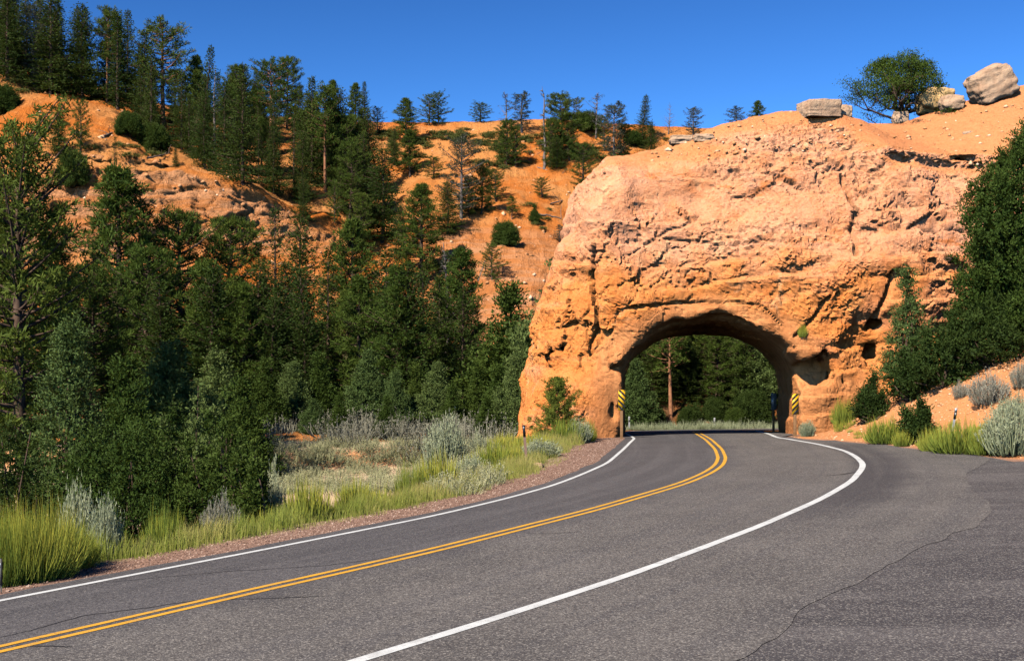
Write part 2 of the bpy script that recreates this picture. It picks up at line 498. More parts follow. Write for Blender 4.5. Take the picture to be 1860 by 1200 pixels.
def ground_z(x, y):
    """height of the near ground: verge, wash and right-hand bank; also the masks of its material"""
    x = np.asarray(x, float); y = np.asarray(y, float); shp = np.broadcast(x, y).shape
    x = np.broadcast_to(x, shp).ravel(); y = np.broadcast_to(y, shp).ravel()
    sL, _ = poly_dist(lft_c, x, y)
    sR, _ = poly_dist(edge_c, x, y)              # the edge curve runs from right to left: beyond the pavement is on its right
    sR = -sR
    zr = road_z(x, y)
    n1 = fbm(x * 0.35, y * 0.35, 3.1, 4); n2 = fbm(x * 0.09, y * 0.09, 8.7, 3)
    drop = np.interp(sL, [0.2, 0.5, 1.3, 2.9, 5.2, 8, 13, 20], [-0.03, -0.05, -0.10, -0.26, -0.95, -1.55, -1.9, -1.95])
    near_rock = sstep(36, 50, y) * sstep(-5, 0, x)
    drop = drop * (1 - 0.85 * near_rock)
    zl = np.where(sL > 6, np.minimum(zr + drop, 0.1) * 1.0, zr + drop)
    bank = sstep(59.6, 60.9, y + 1.1 * n2 + 0.5 * n1 + 1.4 * np.sin(x * 0.33)) * sstep(1.5, -1.5, x)
    zl = zl * (1 - bank) + (-1.0 + 0.05 * (y - 60)) * bank
    zl = zl + (0.10 * n1 + 0.15 * n2) * sstep(1.0, 3.0, sL)
    zrr = zr - 0.03 + np.interp(sR, [0.0, 0.3, 0.8, 2.0, 8, 20, 60], [-0.03, 0.0, 0.10, 0.62, 4.0, 9.5, 26]) * (0.12 + 0.88 * sstep(12.8, 17.5, x))
    zrr = zrr + (0.16 * n1 + 0.25 * n2) * sstep(0.2, 1.2, sR)
    z = np.where(sL > 0.2, zl, zr - 0.06)
    z = np.where((sR > 0.0) & (y < 63) & (x > 8), zrr, z)
    left = (sL > 0.2)
    gravel = np.where(left, sstep(2.45, 1.9, sL + 0.45 * n1), sstep(0.8, 0.2, sR) * (sR > 0)) * 1.0
    gravel = np.where(left & (y > 42) & (sL < 2.6), np.maximum(gravel, 0.9), gravel)
    turf = np.where(left, sstep(1.8, 2.4, sL + 0.4 * n1) * sstep(9.0, 5.0, sL + 2.0 * n2), 0.0)
    red = np.where(left, np.maximum(np.clip(bank * (1.0 - bank) * 6, 0, 1) * 0.9, 0.15), 1.0)
    red = np.maximum(red, sstep(44, 52, y) * 0.6 * (x > -2))
    return z.reshape(shp), gravel.reshape(shp), turf.reshape(shp), red.reshape(shp)

def grid_faces(nu, nv):
    i = np.arange(nu - 1)[:, None] * nv + np.arange(nv - 1)[None, :]
    i = i.ravel()
    return np.c_[i, i + nv, i + nv + 1, i + 1]

# far sheet to the horizon, under everything
far = np.array([(-3000, -3000, -6), (3000, -3000, -6), (3000, 3000, -6), (-3000, 3000, -6)])
tag(link('ground', make_mesh('ground', far, np.array([[0, 1, 2, 3]]), M['hill'], attrs={'rocky': np.zeros(4), 'litter': np.zeros(4)})), kind='structure')

HEND = 64.0
gx = np.concatenate([np.linspace(-120, -40, 60)[:-1], np.linspace(-40, 45, 330), np.linspace(45, 120, 50)[1:]])
gy = np.concatenate([np.linspace(-60, 6, 40)[:-1], np.linspace(6, HEND, 240)])
GX, GY = np.meshgrid(gx, gy, indexing='ij')
GZ, g_gr, g_tu, g_re = ground_z(GX, GY)
gv = np.c_[GX.ravel(), GY.ravel(), GZ.ravel()]
gf = grid_faces(len(gx), len(gy))
ground_me = make_mesh('verge', gv, gf, M['ground'], True, {'gravel': g_gr.ravel(), 'turf': g_tu.ravel(), 'red': g_re.ravel()})
tag(link('terrain', ground_me), kind='structure')

# road and pull-out
seam_px = [(1352,1196),(1411,1158),(1439,1112),(1485,1088),(1530,1068),(1576,1049),(1625,1018),(1660,1000),(1726,972),(1779,955),(1800,930),(1796,913),(1775,895),(1758,871),(1753,860),(1782,845),(1800,832)]
seam = [(-26, -12), (-10, 1.5), (-1, 8)] + [on_road(*p) for p in seam_px]
ei = int(np.argmin(np.linalg.norm(pave_edge - np.array(seam[-1]), axis=1)))
_sp = np.array(seam, float); _st = np.r_[0, np.cumsum(np.linalg.norm(np.diff(_sp, axis=0), axis=1))]
_ss = np.linspace(0, _st[-1], 300)
_sq = np.c_[np.interp(_ss, _st, _sp[:, 0]), np.interp(_ss, _st, _sp[:, 1])]
for _ in range(5): _sq[1:-1] = 0.25 * _sq[:-2] + 0.5 * _sq[1:-1] + 0.25 * _sq[2:]
_sq = _sq + 0.16 * np.c_[fbm(_ss * 0.9, 0.2, 3.3, 4, 0.65), fbm(_ss * 0.9, 5.2, 1.3, 4, 0.65)]
seam = [tuple(q) for q in _sq]
right_b = np.array(seam + [tuple(p) for p in pave_edge[ei + 2:]])
def resample(P, n):
    P = np.asarray(P, float)
    t = np.r_[0, np.cumsum(np.linalg.norm(np.diff(P, axis=0), axis=1))]
    s = np.linspace(0, t[-1], n)
    return np.c_[np.interp(s, t, P[:, 0]), np.interp(s, t, P[:, 1])]
def offset(P, k):
    d = np.gradient(P, axis=0); d /= np.linalg.norm(d, axis=1)[:, None]
    return P + k * np.c_[-d[:, 1], d[:, 0]]
ledge = offset(lft, 0.42)
wob = fbm(np.arange(len(ledge)) * 0.25, 0.3, 0.1, 4) * 0.14
ledge = ledge + wob[:, None] * np.c_[np.ones(len(ledge)), np.zeros(len(ledge))]
NU, NV = 420, 44
# the left edge and the right boundary are matched by the nearest point along the yellow line
aL = poly_dist(yel, ledge[:, 0], ledge[:, 1])[1]
aR = np.maximum.accumulate(poly_dist(yel, right_b[:, 0], right_b[:, 1])[1] + np.arange(len(right_b)) * 1e-4)
aL = np.maximum.accumulate(aL + np.arange(len(aL)) * 1e-5)
ss = np.linspace(max(aL[0], aR[0]), min(aL[-1], aR[-1]), NU)
Lc = np.c_[np.interp(ss, aL, ledge[:, 0]), np.interp(ss, aL, ledge[:, 1])]
Rc = np.c_[np.interp(ss, aR, right_b[:, 0]), np.interp(ss, aR, right_b[:, 1])]
vv = np.linspace(0, 1, NV)
RX = Lc[:, None, 0] * (1 - vv) + Rc[:, None, 0] * vv
RY = Lc[:, None, 1] * (1 - vv) + Rc[:, None, 1] * vv
RZ = road_z(RX, RY)
lat, alo = poly_dist(yel[::2], RX, RY)
worn = sstep(20, 27, RY.ravel()) * sstep(47, 41, RY.ravel()) * (RX.ravel() > 4)
road_me = make_mesh('road', np.c_[RX.ravel(), RY.ravel(), RZ.ravel()], grid_faces(NU, NV)[:, ::-1], M['asphalt'], True, {'lateral': -lat, 'along': alo, 'worn': worn})
road = tag(link('road', road_me), kind='structure')

px_ = np.linspace(-30, 60, 91); py_ = np.linspace(-25, 50, 151)
PX, PY = np.meshgrid(px_, py_, indexing='ij')
sE, _ = poly_dist(edge_c, PX, PY); sL_, _ = poly_dist(lft_c, PX, PY)
keep_v = ((sE > -0.6) & (sL_ < -0.5)).ravel()
pf = grid_faces(len(px_), len(py_))
pf = pf[keep_v[pf].all(axis=1)][:, ::-1]
PZ = road_z(PX, PY) - 0.008
used = np.unique(pf); remap = np.zeros(PX.size, int); remap[used] = np.arange(len(used))
pull_me = make_mesh('pullout', np.c_[PX.ravel(), PY.ravel(), PZ.ravel()][used], remap[pf], M['pull'], True, {'lateral': np.zeros(len(used)), 'along': np.zeros(len(used))})
tag(link('pavement', pull_me), kind='structure')

def strip(name, P, w, mat, lift=0.006, parent=None, taper=None, s0=None, s1=None, rough=0.0):
    P = np.asarray(P, float)
    if s0 is not None: P = P[(np.arange(len(P)) >= s0) & (np.arange(len(P)) <= s1)]
    n = len(P)
    k = np.ones(n) if taper is None else taper
    e1 = 1 + rough * fbm(np.arange(n) * 0.9, 1.2, 0.4, 3); e2 = 1 + rough * fbm(np.arange(n) * 0.9, 7.2, 3.4, 3)
    A = offset(P, 1.0) - P
    rows = []
    for q in (-1, 0, 1):
        e = e1 if q < 0 else e2
        rows.append(P + A * (q * 0.5 * w * k * e)[:, None])
    V = np.stack(rows, axis=1)
    z = road_z(V[..., 0], V[..., 1]) + lift
    v = np.c_[V.reshape(-1, 2), z.ravel()]
    return link(name, make_mesh(name, v, grid_faces(n, 3)[:, ::-1], mat), parent)

strip('edge_line', resample(lft, 500), 0.125, M['white'], parent=road, rough=0.12)
strip('edge_line', resample(rgt, 500), 0.175, M['white'], parent=road, rough=0.12)
for k in (-1, 1):
    strip('centre_line', resample(offset(yel, 0.125 * k), 500), 0.115, M['yellow'], parent=road, rough=0.12)

def crack(pts, w=0.025):
    P = smooth_curve([on_road(*p) for p in pts], 60, 2)
    P = P + 0.05 * np.c_[fbm(np.arange(60) * 0.35, 0.1, len(pts) * 1.7, 3), fbm(np.arange(60) * 0.35, 4.1, len(pts) * 1.3, 3)]
    tp = np.sin(np.linspace(0.15, np.pi - 0.15, 60)) ** 0.5
    strip('crack', P, w, M['tar'], 0.004, road, taper=tp, rough=0.6)
crack([(0,1157),(60,1143),(150,1118),(290,1100),(420,1080)], 0.03)
crack([(155,1061),(290,1048),(420,1037),(600,1026),(760,1004)], 0.02)
crack([(30,1172),(90,1173),(130,1174)], 0.035)
crack([(420,1088),(500,1086),(590,1082)], 0.03)
crack([(1500,864),(1530,861),(1562,856)], 0.09)
crack([(960,969),(1010,968),(1060,965)], 0.02)

# ------------------------------------------------------------------ hillside: profiles read off the photograph, lofted
hill_cols = {
 -1500: [(0.5,88),(6,100),(18,108),(27,112),(40,128),(52,150),(50,200)],
 -600: [(1.0,88),(5,98),(12,105),(21,109),(29,118),(37,132),(42,170)],
 0:    [(1.0,86),(5,96),'470,104','330,107','225,116','140,128','112,165'],
 110:  [(1.0,86),(5,96),'455,104','310,107','235,115','175,127','140,165'],
 200:  [(1.0,86),(5,96),'450,104','300,107','255,113','205,125','165,165'],
 300:  [(1.0,86),(5,96),'455,104','312,107','292,111','262,121','190,163'],
 400:  [(1.0,86),(5,96),'462,104','340,107','328,110','308,117','205,161'],
 455:  [(1.0,86),(5,96),'470,105','352,108','345,111','335,117','210,160'],
 520:  [(1.0,86),(5,96),'480,106','382,110','376,112','366,118','212,160'],
 600:  [(1.0,86),(5,96),'500,107','405,112','385,118','335,130','216,159'],
 680:  [(0.8,86),(5,96),'520,108','440,114','385,124','300,140','220,158'],
 760:  [(0.4,86),(4,95),'560,103','430,113','360,126','280,144','222,158'],
 850:  [(0.2,84),(3,93),'600,98','432,112','345,128','262,146','221,158'],
 950:  [(-0.3,82),(2,90),'610,96','450,110','345,128','262,146','219,158'],
 1050: [(-0.9,82),(-0.5,92),'625,98','470,112','360,128','265,146','224,158'],
 1150: [(-1.15,84),(-1.2,94),'650,102','480,114','370,130','270,146','228,158'],
 1300: [(-1.15,84),(-1.2,94),'660,104','490,116','380,131','275,147','232,159'],
 1450: [(-1.15,84),(-1.2,94),'660,104','490,116','380,131','280,147','240,160'],
 1900: [(-1.15,84),(-1.0,94),'650,104','490,116','380,131','270,147','230,160'],
 2800: [(-1.0,84),(0.0,94),(8,104),(15,116),(25,131),(36,147),(44,162)],
}
ckeys = sorted(hill_cols)
ctrl = []
for cx in ckeys:
    rows = []
    x0 = (cx - 930) * HEND / F
    rows.append((HEND, float(ground_z(np.array([x0]), np.array([HEND]))[0][0])))
    for it in hill_cols[cx]:
        if isinstance(it, str):
            yy, d = [float(t) for t in it.split(',')]
            rows.append((d, CZ - (yy - YH) * d / F))
        else:
            rows.append((it[1], it[0]))
    d, z = rows[-1]
    rows += [(d + 25, z - 4), (d + 90, z - 35)]
    ctrl.append(rows)
ctrl = np.array(ctrl)                                   # columns x rows x (d, z)
def catmull(ts, P, t):
    P = np.asarray(P); out = np.empty((len(t),) + P.shape[1:])
    i = np.clip(np.searchsorted(ts, t, 'right') - 1, 0, len(ts) - 2)
    i0 = np.maximum(i - 1, 0); i2 = i + 1; i3 = np.minimum(i + 2, len(ts) - 1)
    sh = (len(t),) + (1,) * (P.ndim - 1)
    h = (ts[i2] - ts[i]).reshape(sh); u = ((t - ts[i]) / (ts[i2] - ts[i])).reshape(sh)
    m1 = (P[i2] - P[i0]) / (ts[i2] - ts[i0]).reshape(sh) * h
    m2 = (P[i3] - P[i]) / (ts[i3] - ts[i]).reshape(sh) * h
    return (2*u**3-3*u**2+1)*P[i] + (u**3-2*u**2+u)*m1 + (-2*u**3+3*u**2)*P[i2] + (u**3-u**2)*m2
cols = np.concatenate([np.linspace(-1500, -150, 60)[:-1], np.linspace(-150, 1450, 480), np.linspace(1450, 2800, 80)[1:]])
prof = catmull(np.array(ckeys, float), ctrl, cols)       # interpolated profiles
rowpos = np.array([0, 1.0, 2.0, 3.0, 4.0, 5.0, 6.0, 7.0, 8.0, 9.0])
rt = np.concatenate([np.linspace(0, 2, 40)[:-1], np.linspace(2, 3, 36)[:-1], np.linspace(3, 4, 70)[:-1], np.linspace(4, 7, 150)[:-1], np.linspace(7, 9, 20)])
# gentle bends between rows, crisp at the cliff
prof2 = prof.transpose(1, 0, 2)
lin = np.stack([np.stack([np.interp(rt, rowpos, prof[c, :, k]) for k in (0, 1)], -1) for c in range(len(cols))])
cat = catmull(rowpos, prof2, rt).transpose(1, 0, 2)
mixw = np.where((rt > 2.6) & (rt < 4.4), 0.35, 0.75)[None, :, None]
P = lin * (1 - mixw) + cat * mixw
D = P[..., 0]; Z = P[..., 1]
D = np.maximum(D, HEND)
D[:, 0] = HEND
X = (cols[:, None] - 930.0) * D / F
Z[:, 0] = ground_z(X[:, 0], D[:, 0])[0]
HP = np.stack([X, D, Z], -1)
du = np.gradient(HP, axis=0); dv = np.gradient(HP, axis=1)
NRM = np.cross(du, dv); NRM /= np.linalg.norm(NRM, axis=-1)[..., None] + 1e-9
steep = 1 - np.abs(NRM[..., 2])
cliff = sstep(0.28, 0.55, steep) * (rt[None, :] > 2.2) * (rt[None, :] < 5)
gully = fbm(X * 0.16, D * 0.05, Z * 0.03, 4)
bulge = fbm(X * 0.07, D * 0.07, Z * 0.10, 4)
strat = fbm(X * 0.10, D * 0.10, Z * 0.9, 4)
vert = fbm(X * 0.30, D * 0.25, Z * 0.05, 4)
amp = sstep(64, 78, D) * sstep(0.8, 2.2, rt)[None, :]
road_flat = sstep(1010, 1080, cols)[:, None] * (rt < 2.0)[None, :]
disp = amp * (bulge * 1.5 + gully * 0.8) * (1 - 0.6 * cliff) + cliff * (strat * 0.5 - np.abs(vert) * 1.1 + 0.3)
disp = disp + amp * 0.34 * fbm(X * 0.6, D * 0.6, Z * 0.6, 3) - amp * 0.35 * np.abs(fbm(X * 0.75, D * 0.09, Z * 0.06, 3))
lowrock = sstep(730, 830, cols)[:, None] * sstep(2.3, 2.8, rt)[None, :] * sstep(4.5, 3.9, rt)[None, :]
bedz = Z * 0.42 + 0.8 * fbm(X * 0.05, D * 0.05, Z * 0.05, 2)
frb = bedz - np.floor(bedz)
cv1, ce1 = cells((X * 0.30 + 0.3 * bulge).ravel(), (D * 0.30).ravel(), (Z * 0.5 + 0.3 * bulge).ravel(), 4)
cv2, ce2 = cells((X * 0.9 + 0.3 * bulge).ravel(), (D * 0.9).ravel(), (Z * 1.3).ravel(), 6)
cv1, ce1, cv2, ce2 = (q.reshape(X.shape) for q in (cv1, ce1, cv2, ce2))
wide = np.clip(cliff * 1.2 + 0.5 * lowrock, 0, 1)
disp = disp + wide * (0.9 * (frb - 0.5 - 0.6 * sstep(0.85, 1.0, frb)) + 0.5 * cv1 - 0.40 * sstep(0.08, 0.0, ce1) + 0.22 * cv2 - 0.12 * sstep(0.12, 0.0, ce2))
crestflat = 1 - 0.75 * sstep(6.2, 7.0, rt)[None, :]
disp = disp * (1 - road_flat) * crestflat
HP = HP + NRM * np.where(NRM[..., 2:3] < 0, -1, 1) * disp[..., None]
rocky = np.clip(cliff * 1.3 + lowrock * sstep(-0.25, 0.15, bulge + 0.2), 0, 1)
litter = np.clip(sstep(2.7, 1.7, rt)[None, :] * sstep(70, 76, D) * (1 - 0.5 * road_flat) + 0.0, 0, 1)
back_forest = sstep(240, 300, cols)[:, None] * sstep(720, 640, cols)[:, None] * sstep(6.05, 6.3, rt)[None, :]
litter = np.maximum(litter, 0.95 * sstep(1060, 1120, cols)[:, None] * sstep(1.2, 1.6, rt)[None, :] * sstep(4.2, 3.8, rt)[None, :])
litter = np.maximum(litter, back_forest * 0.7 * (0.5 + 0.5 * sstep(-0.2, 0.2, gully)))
nu, nv = len(cols), len(rt)
hv = HP.reshape(-1, 3); hf = grid_faces(nu, nv)
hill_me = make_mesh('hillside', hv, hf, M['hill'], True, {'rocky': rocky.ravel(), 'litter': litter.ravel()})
tag(link('hillside', hill_me), kind='structure')
# ------------------------------------------------------------------ the rock with the road tunnel: a solid field, meshed
def surface_nets(f, org, h):
    nx, ny, nz = f.shape
    s = f < 0
    cnt = np.zeros((nx - 1, ny - 1, nz - 1), np.int8)
    for a in (0, 1):
        for b in (0, 1):
            for c in (0, 1):
                cnt += s[a:nx - 1 + a, b:ny - 1 + b, c:nz - 1 + c]
    act = np.argwhere((cnt > 0) & (cnt < 8))
    idx = np.full(cnt.shape, -1, np.int32); idx[tuple(act.T)] = np.arange(len(act))
    acc = np.zeros((len(act), 3)); num = np.zeros(len(act))
    corners = [(a, b, c) for a in (0, 1) for b in (0, 1) for c in (0, 1)]
    vals = {co: f[act[:, 0] + co[0], act[:, 1] + co[1], act[:, 2] + co[2]] for co in corners}
    for co in corners:
        for ax in range(3):
            if co[ax] == 0:
                c2 = list(co); c2[ax] = 1; c2 = tuple(c2)
                a, b = vals[co], vals[c2]
                m = (a < 0) != (b < 0)
                t = np.where(m, a / np.where(np.abs(a - b) < 1e-12, 1, a - b), 0)
                p = np.zeros((len(act), 3)) + np.array(co); p[:, ax] += t
                acc += p * m[:, None]; num += m
    verts = (act + acc / num[:, None]) * h + org
    faces = []
    I = idx
    for ax in range(3):
        sl0 = [slice(1, -1)] * 3; sl1 = [slice(1, -1)] * 3
        sl0[ax] = slice(0, -1); sl1[ax] = slice(1, None)
        a = s[tuple(sl0)]; b = s[tuple(sl1)]
        e = np.argwhere(a != b)
        inside_first = a[tuple(e.T)]
        off = np.array([1, 1, 1]); off[ax] = 0
        e = e + off
        o1, o2 = [(1, 2), (2, 0), (0, 1)][ax]
        def cell(d1, d2):
            q = e.copy(); q[:, o1] -= d1; q[:, o2] -= d2
            return I[tuple(q.T)]
        q = np.c_[cell(1, 1), cell(0, 1), cell(0, 0), cell(1, 0)]
        q[~inside_first] = q[~inside_first][:, ::-1]
        faces.append(q)
    faces = np.concatenate(faces)
    return verts, faces[(faces >= 0).all(axis=1)]

def smax(a, b, k):
    h = np.clip(0.5 + 0.5 * (a - b) / k, 0, 1)
    return b * (1 - h) + a * h + k * h * (1 - h)

def poly_sdf(px, pz, poly):
    poly = np.asarray(poly, float)
    d = np.full(px.shape, 1e9); inside = np.zeros(px.shape, bool)
    n = len(poly)
    for i in range(n):
        a = poly[i]; b = poly[(i + 1) % n]
        ex, ez = b - a
        wx = px - a[0]; wz = pz - a[1]
        t = np.clip((wx * ex + wz * ez) / (ex * ex + ez * ez), 0, 1)
        d = np.minimum(d, (wx - ex * t) ** 2 + (wz - ez * t) ** 2)
        c = ((a[1] <= pz) & (b[1] > pz)) | ((a[1] > pz) & (b[1] <= pz))
        xi = a[0] + (pz - a[1]) / np.where(abs(ez) < 1e-9, 1e-9, ez) * ex
        inside ^= c & (px < xi)
    return np.where(inside, -np.sqrt(d), np.sqrt(d))

def outline(pts):
    return [(W(x, y, d)[0], W(x, y, d)[2]) for x, y, d in pts]

ol = outline([(928,840,55.5),(940,790,55.5),(948,735,55.5),(962,690,55.5),(966,620,56),(968,580,56.2),(986,540,56.4),(1005,490,56.6),(1020,430,57),(1030,380,57),(1045,338,57.5),(1092,297,58),(1200,268,59),(1310,236,60),(1400,217,60.5),(1450,212,61),(1550,213,62),(1640,220,63),(1700,200,63),(1760,180,63.5),(1860,155,64),(2000,125,64),(2250,80,64)])
ol = ol + [(48, 24), (48, -4), (-0.4, -4)]
HS = 0.2
RX0, RX1, RY0, RY1, RZ0, RZ1 = -3.0, 40.0, 48.5, 72.0, -1.4, 23.0
xs = np.arange(RX0, RX1, HS); ys = np.arange(RY0, RY1, HS); zs = np.arange(RZ0, RZ1, HS)
XZx, XZz = np.meshgrid(xs, zs, indexing='ij')
sd2 = poly_sdf(XZx, XZz, ol)
YF = 52.6                                               # portal distance
bul = fbm(XZx * 0.13, 0.5, XZz * 0.16, 3)
front = YF + 0.10 * np.maximum(XZz - 1.5, 0) + 0.030 * np.maximum(XZz - 6.5, 0) ** 2 - 1.3 * bul
front += 0.9 * sstep(5.2, 2.0, XZx) * sstep(3.0, 0.0, XZx) + 1.0 * sstep(13.5, 16.5, XZx) * sstep(8, 3, XZz)
front += 1.3 * sstep(17.5, 24, XZx)
backy = 62.0 + 26 * sstep(14, 24, XZx)
X3 = xs[:, None, None]; Y3 = ys[None, :, None]; Z3 = zs[None, None, :]
f = sd2[:, None, :] + 0 * Y3
# soil slope falling forward from the skyline on the right
wS = sstep(15.0, 21.0, xs)
topdrop = 0.50 * np.maximum(63.5 - ys, 0)[None, :] * wS[:, None]
f = f + topdrop[:, :, None] * sstep(9.0, 12.5, zs)[None, None, :] * 0.85
f = smax(f, (front[:, None, :] - Y3).astype(np.float32), 2.2)
f = smax(f, (Y3 - backy[:, None, :]).astype(np.float32), 2.5)
f = f.astype(np.float32)

def bore(x, y, z, grow=0.0):
    cxx = 9.05 + 0.115 * (y - YF)
    hw = 4.08 + grow
    u = np.abs(x - cxx)
    zc = 2.55
    top = 2.95 - 0.045 * (y - YF) + grow
    e = np.sqrt((u / hw) ** 2 + (np.maximum(z - zc, 0) / top) ** 2) - 1
    return e * 3.3

# noise only near the surface
band = np.abs(f) < 1.9
bi = np.argwhere(band)
bx = xs[bi[:, 0]]; by = ys[bi[:, 1]]; bz = zs[bi[:, 2]]
fv = f[band]
BXf = bx.astype(np.float32); BYf = by.astype(np.float32); BZf = bz.astype(np.float32)
be = bore(bx, by, bz)
calm = sstep(2.6, 0.5, be)                                   # smooth trimmed rock round the bore
jamb = sstep(3.4, 1.9, bz) * sstep(18.5, 16.0, bx) * sstep(3.6, 4.6, bx)
calm = np.maximum(calm, 0.75 * jamb)
soilm = wS[bi[:, 0]] * sstep(12.6, 14.2, bz + 0.25 * (bx - 20) * 0)
w1 = fbm(BXf * 0.16, BYf * 0.16, BZf * 0.16, 3)
n_big = fbm(BXf * 0.27 + w1, BYf * 0.27, BZf * 0.30 + w1, 3)
n_mid = fbm(BXf * 0.75, BYf * 0.75, BZf * 0.95, 3, 0.55)
n_str = fbm(BXf * 0.13 + 3, BYf * 0.13, BZf * 0.75 + 1.1 * w1, 3)
n_ver = fbm(BXf * 0.5 + 0.4 * n_big, BYf * 0.5, BZf * 0.08, 3)
n_pit = 1 - np.abs(fbm(BXf * 0.55 + 9, BYf * 0.55, BZf * 0.8, 3)) * 2.2
n_patch = sstep(-0.05, 0.30, fbm(BXf * 0.12 + 5, BYf * 0.12, BZf * 0.16 + 3, 2))
left_v = sstep(7.5, 3.0, bx)
nd = 0.62 * n_big + 0.16 * n_mid + 0.36 * n_str * (0.5 + 0.5 * sstep(4, 8, bz))
nd += np.maximum(n_pit - 0.5, 0) * 0.34 * (0.05 + 0.95 * n_patch) * (1 - 0.5 * sstep(10, 14, bz))
nd += left_v * np.maximum(n_ver, 0) * 0.4
nd = nd * (1 - 0.55 * calm) * (1 - 0.8 * soilm) * (1 - 0.65 * sstep(12.5, 14.5, bz))
fv = fv + nd
# ledge under the soil slope at the upper right
led_z = 13.35 - 0.05 * (bx - 20) + 0.35 * w1
fv += 0.40 * np.exp(-((bz - led_z) / 0.22) ** 2) * sstep(17.0, 18.5, bx) * sstep(27, 24, bx)
fv -= 0.25 * np.exp(-((bz - led_z - 0.6) / 0.4) ** 2) * sstep(17.0, 18.5, bx) * sstep(27, 24, bx)
# the bore, flared at the mouth, with the bevelled rim the photograph shows
mouth = sstep(2.2, 0.0, by - (YF + 0.10 * np.maximum(bz - 1.5, 0))) 
flare = 0.25 * mouth * (0.6 + 1.6 * fbm(BXf * 0.45, BYf * 0.45, BZf * 0.45, 2))
be2 = bore(bx, by, bz, flare + (0.12 + 0.25 * mouth) * fbm(BXf * 0.8, BYf * 0.8, BZf * 0.8, 3))
fv = smax(fv, -be2.astype(np.float32), 0.12)
wpx = 0.5 * pnoise(BXf * 1.1, BYf * 1.1, BZf * 1.1); wpz = 0.4 * pnoise(BXf * 1.1 + 7, BYf * 1.1, BZf * 1.1 + 3)
# pockets and niches
def pocket(px, py, d, rx, ry, rz, k=0.25):
    global fv
    c = W(px, py, d)
    q = np.sqrt(((bx + wpx - c[0]) / rx) ** 2 + ((by - c[1]) / ry) ** 2 + ((bz + wpz - c[2]) / rz) ** 2) - 1
    fv = smax(fv, -(q * min(rx, ry, rz)).astype(np.float32), k)
pocket(1482, 672, 53.6, 0.72, 1.5, 0.95, 0.12)
pocket(1462, 676, 53.6, 0.7, 1.6, 0.55, 0.15)
pocket(1516, 690, 54.0, 0.16, 0.9, 0.55, 0.1)
pocket(1578, 588, 54.6, 0.75, 1.2, 0.40, 0.15)
pocket(1575, 640, 54.6, 0.45, 0.9, 0.35, 0.15)
pocket(1022, 628, 54.5, 0.20, 1.0, 0.30, 0.1)
pocket(1004, 640, 54.5, 0.15, 0.9, 0.4, 0.1)
pocket(1122, 668, 53.0, 0.42, 1.1, 0.20, 0.15)
pocket(1117, 745, 52.8, 0.13, 0.8, 0.50, 0.1)
pocket(1470, 400, 56.5, 0.55, 1.4, 0.28, 0.2)
pocket(1440, 425, 56.3, 0.6, 1.2, 0.25, 0.2)
pocket(1478, 335, 57.5, 0.35, 1.0, 0.6, 0.25)
pocket(1530, 385, 57.0, 0.15, 1.0, 0.9, 0.15)
pocket(1745, 293, 57.4, 0.6, 1.4, 0.14, 0.12)
pocket(1720, 470, 57.0, 1.1, 1.2, 0.3, 0.25)
pocket(1290, 568, 52.6, 0.7, 0.9, 0.2, 0.15)
f[band] = fv
rest = ~band & (f < 0)
ri = np.argwhere(rest)
f[rest] = np.maximum(f[rest], -bore(xs[ri[:, 0]], ys[ri[:, 1]], zs[ri[:, 2]], 0.3 * 0).astype(np.float32))
f[0], f[-1], f[:, 0], f[:, -1], f[:, :, 0], f[:, :, -1] = 1, 1, 1, 1, 1, 1
rv, rf = surface_nets(f, np.array([RX0, RY0, RZ0]), HS)
del f, band, bi, bx, by, bz, fv, BXf, BYf, BZf
coarse_rv, coarse_rf = rv, rf

tmp = link('rock_base', make_mesh('rock_base', rv, rf, M['rock'], True))
md = tmp.modifiers.new('s', 'SUBSURF'); md.levels = 1; md.render_levels = 1
dg = bpy.context.evaluated_depsgraph_get()
ev = tmp.evaluated_get(dg)
rock_me = bpy.data.meshes.new_from_object(ev)
bpy.data.objects.remove(tmp)
n = len(rock_me.vertices)
co = np.empty(n * 3, np.float32); rock_me.vertices.foreach_get('co', co); co = co.reshape(-1, 3)
no = np.empty(n * 3, np.float32); rock_me.vertices.foreach_get('normal', no); no = no.reshape(-1, 3)
be = bore(co[:, 0], co[:, 1], co[:, 2])
edge_n = fbm(co[:, 0] * 0.6, co[:, 1] * 0.6, co[:, 2] * 0.6, 3)
plaster = sstep(1.55, 0.75, be + 0.5 * edge_n)
low = sstep(3.6, 2.4, co[:, 2] + 0.8 * edge_n) * sstep(17.0, 16.2, co[:, 0]) * sstep(4.0, 4.8, co[:, 0] + edge_n * 0.8) * (co[:, 1] < 60)
plaster = np.maximum(plaster, low)
wS2 = sstep(15.0, 21.0, co[:, 0])
soil = np.clip(wS2 * sstep(13.6, 14.3, co[:, 2] + edge_n * 0.5) + sstep(0.55, 0.8, no[:, 2]) * sstep(12, 14, co[:, 2]) * 0.8, 0, 1)
pale = sstep(6.5, 9.5, co[:, 2] + edge_n * 1.5) * (1 - soil) * 0.85
small = fbm(co[:, 0] * 2.1, co[:, 1] * 2.1, co[:, 2] * 2.6, 3, 0.6)
crumb = 1 - 2 * np.abs(fbm(co[:, 0] * 1.6, co[:, 1] * 1.6, co[:, 2] * 2.2, 3, 0.55))
patch = sstep(-0.1, 0.3, fbm(co[:, 0] * 0.2 + 4, co[:, 1] * 0.2, co[:, 2] * 0.25, 2))
dsp = (0.04 + 0.06 * patch) * small - 0.16 * patch * np.maximum(crumb - 0.35, 0)
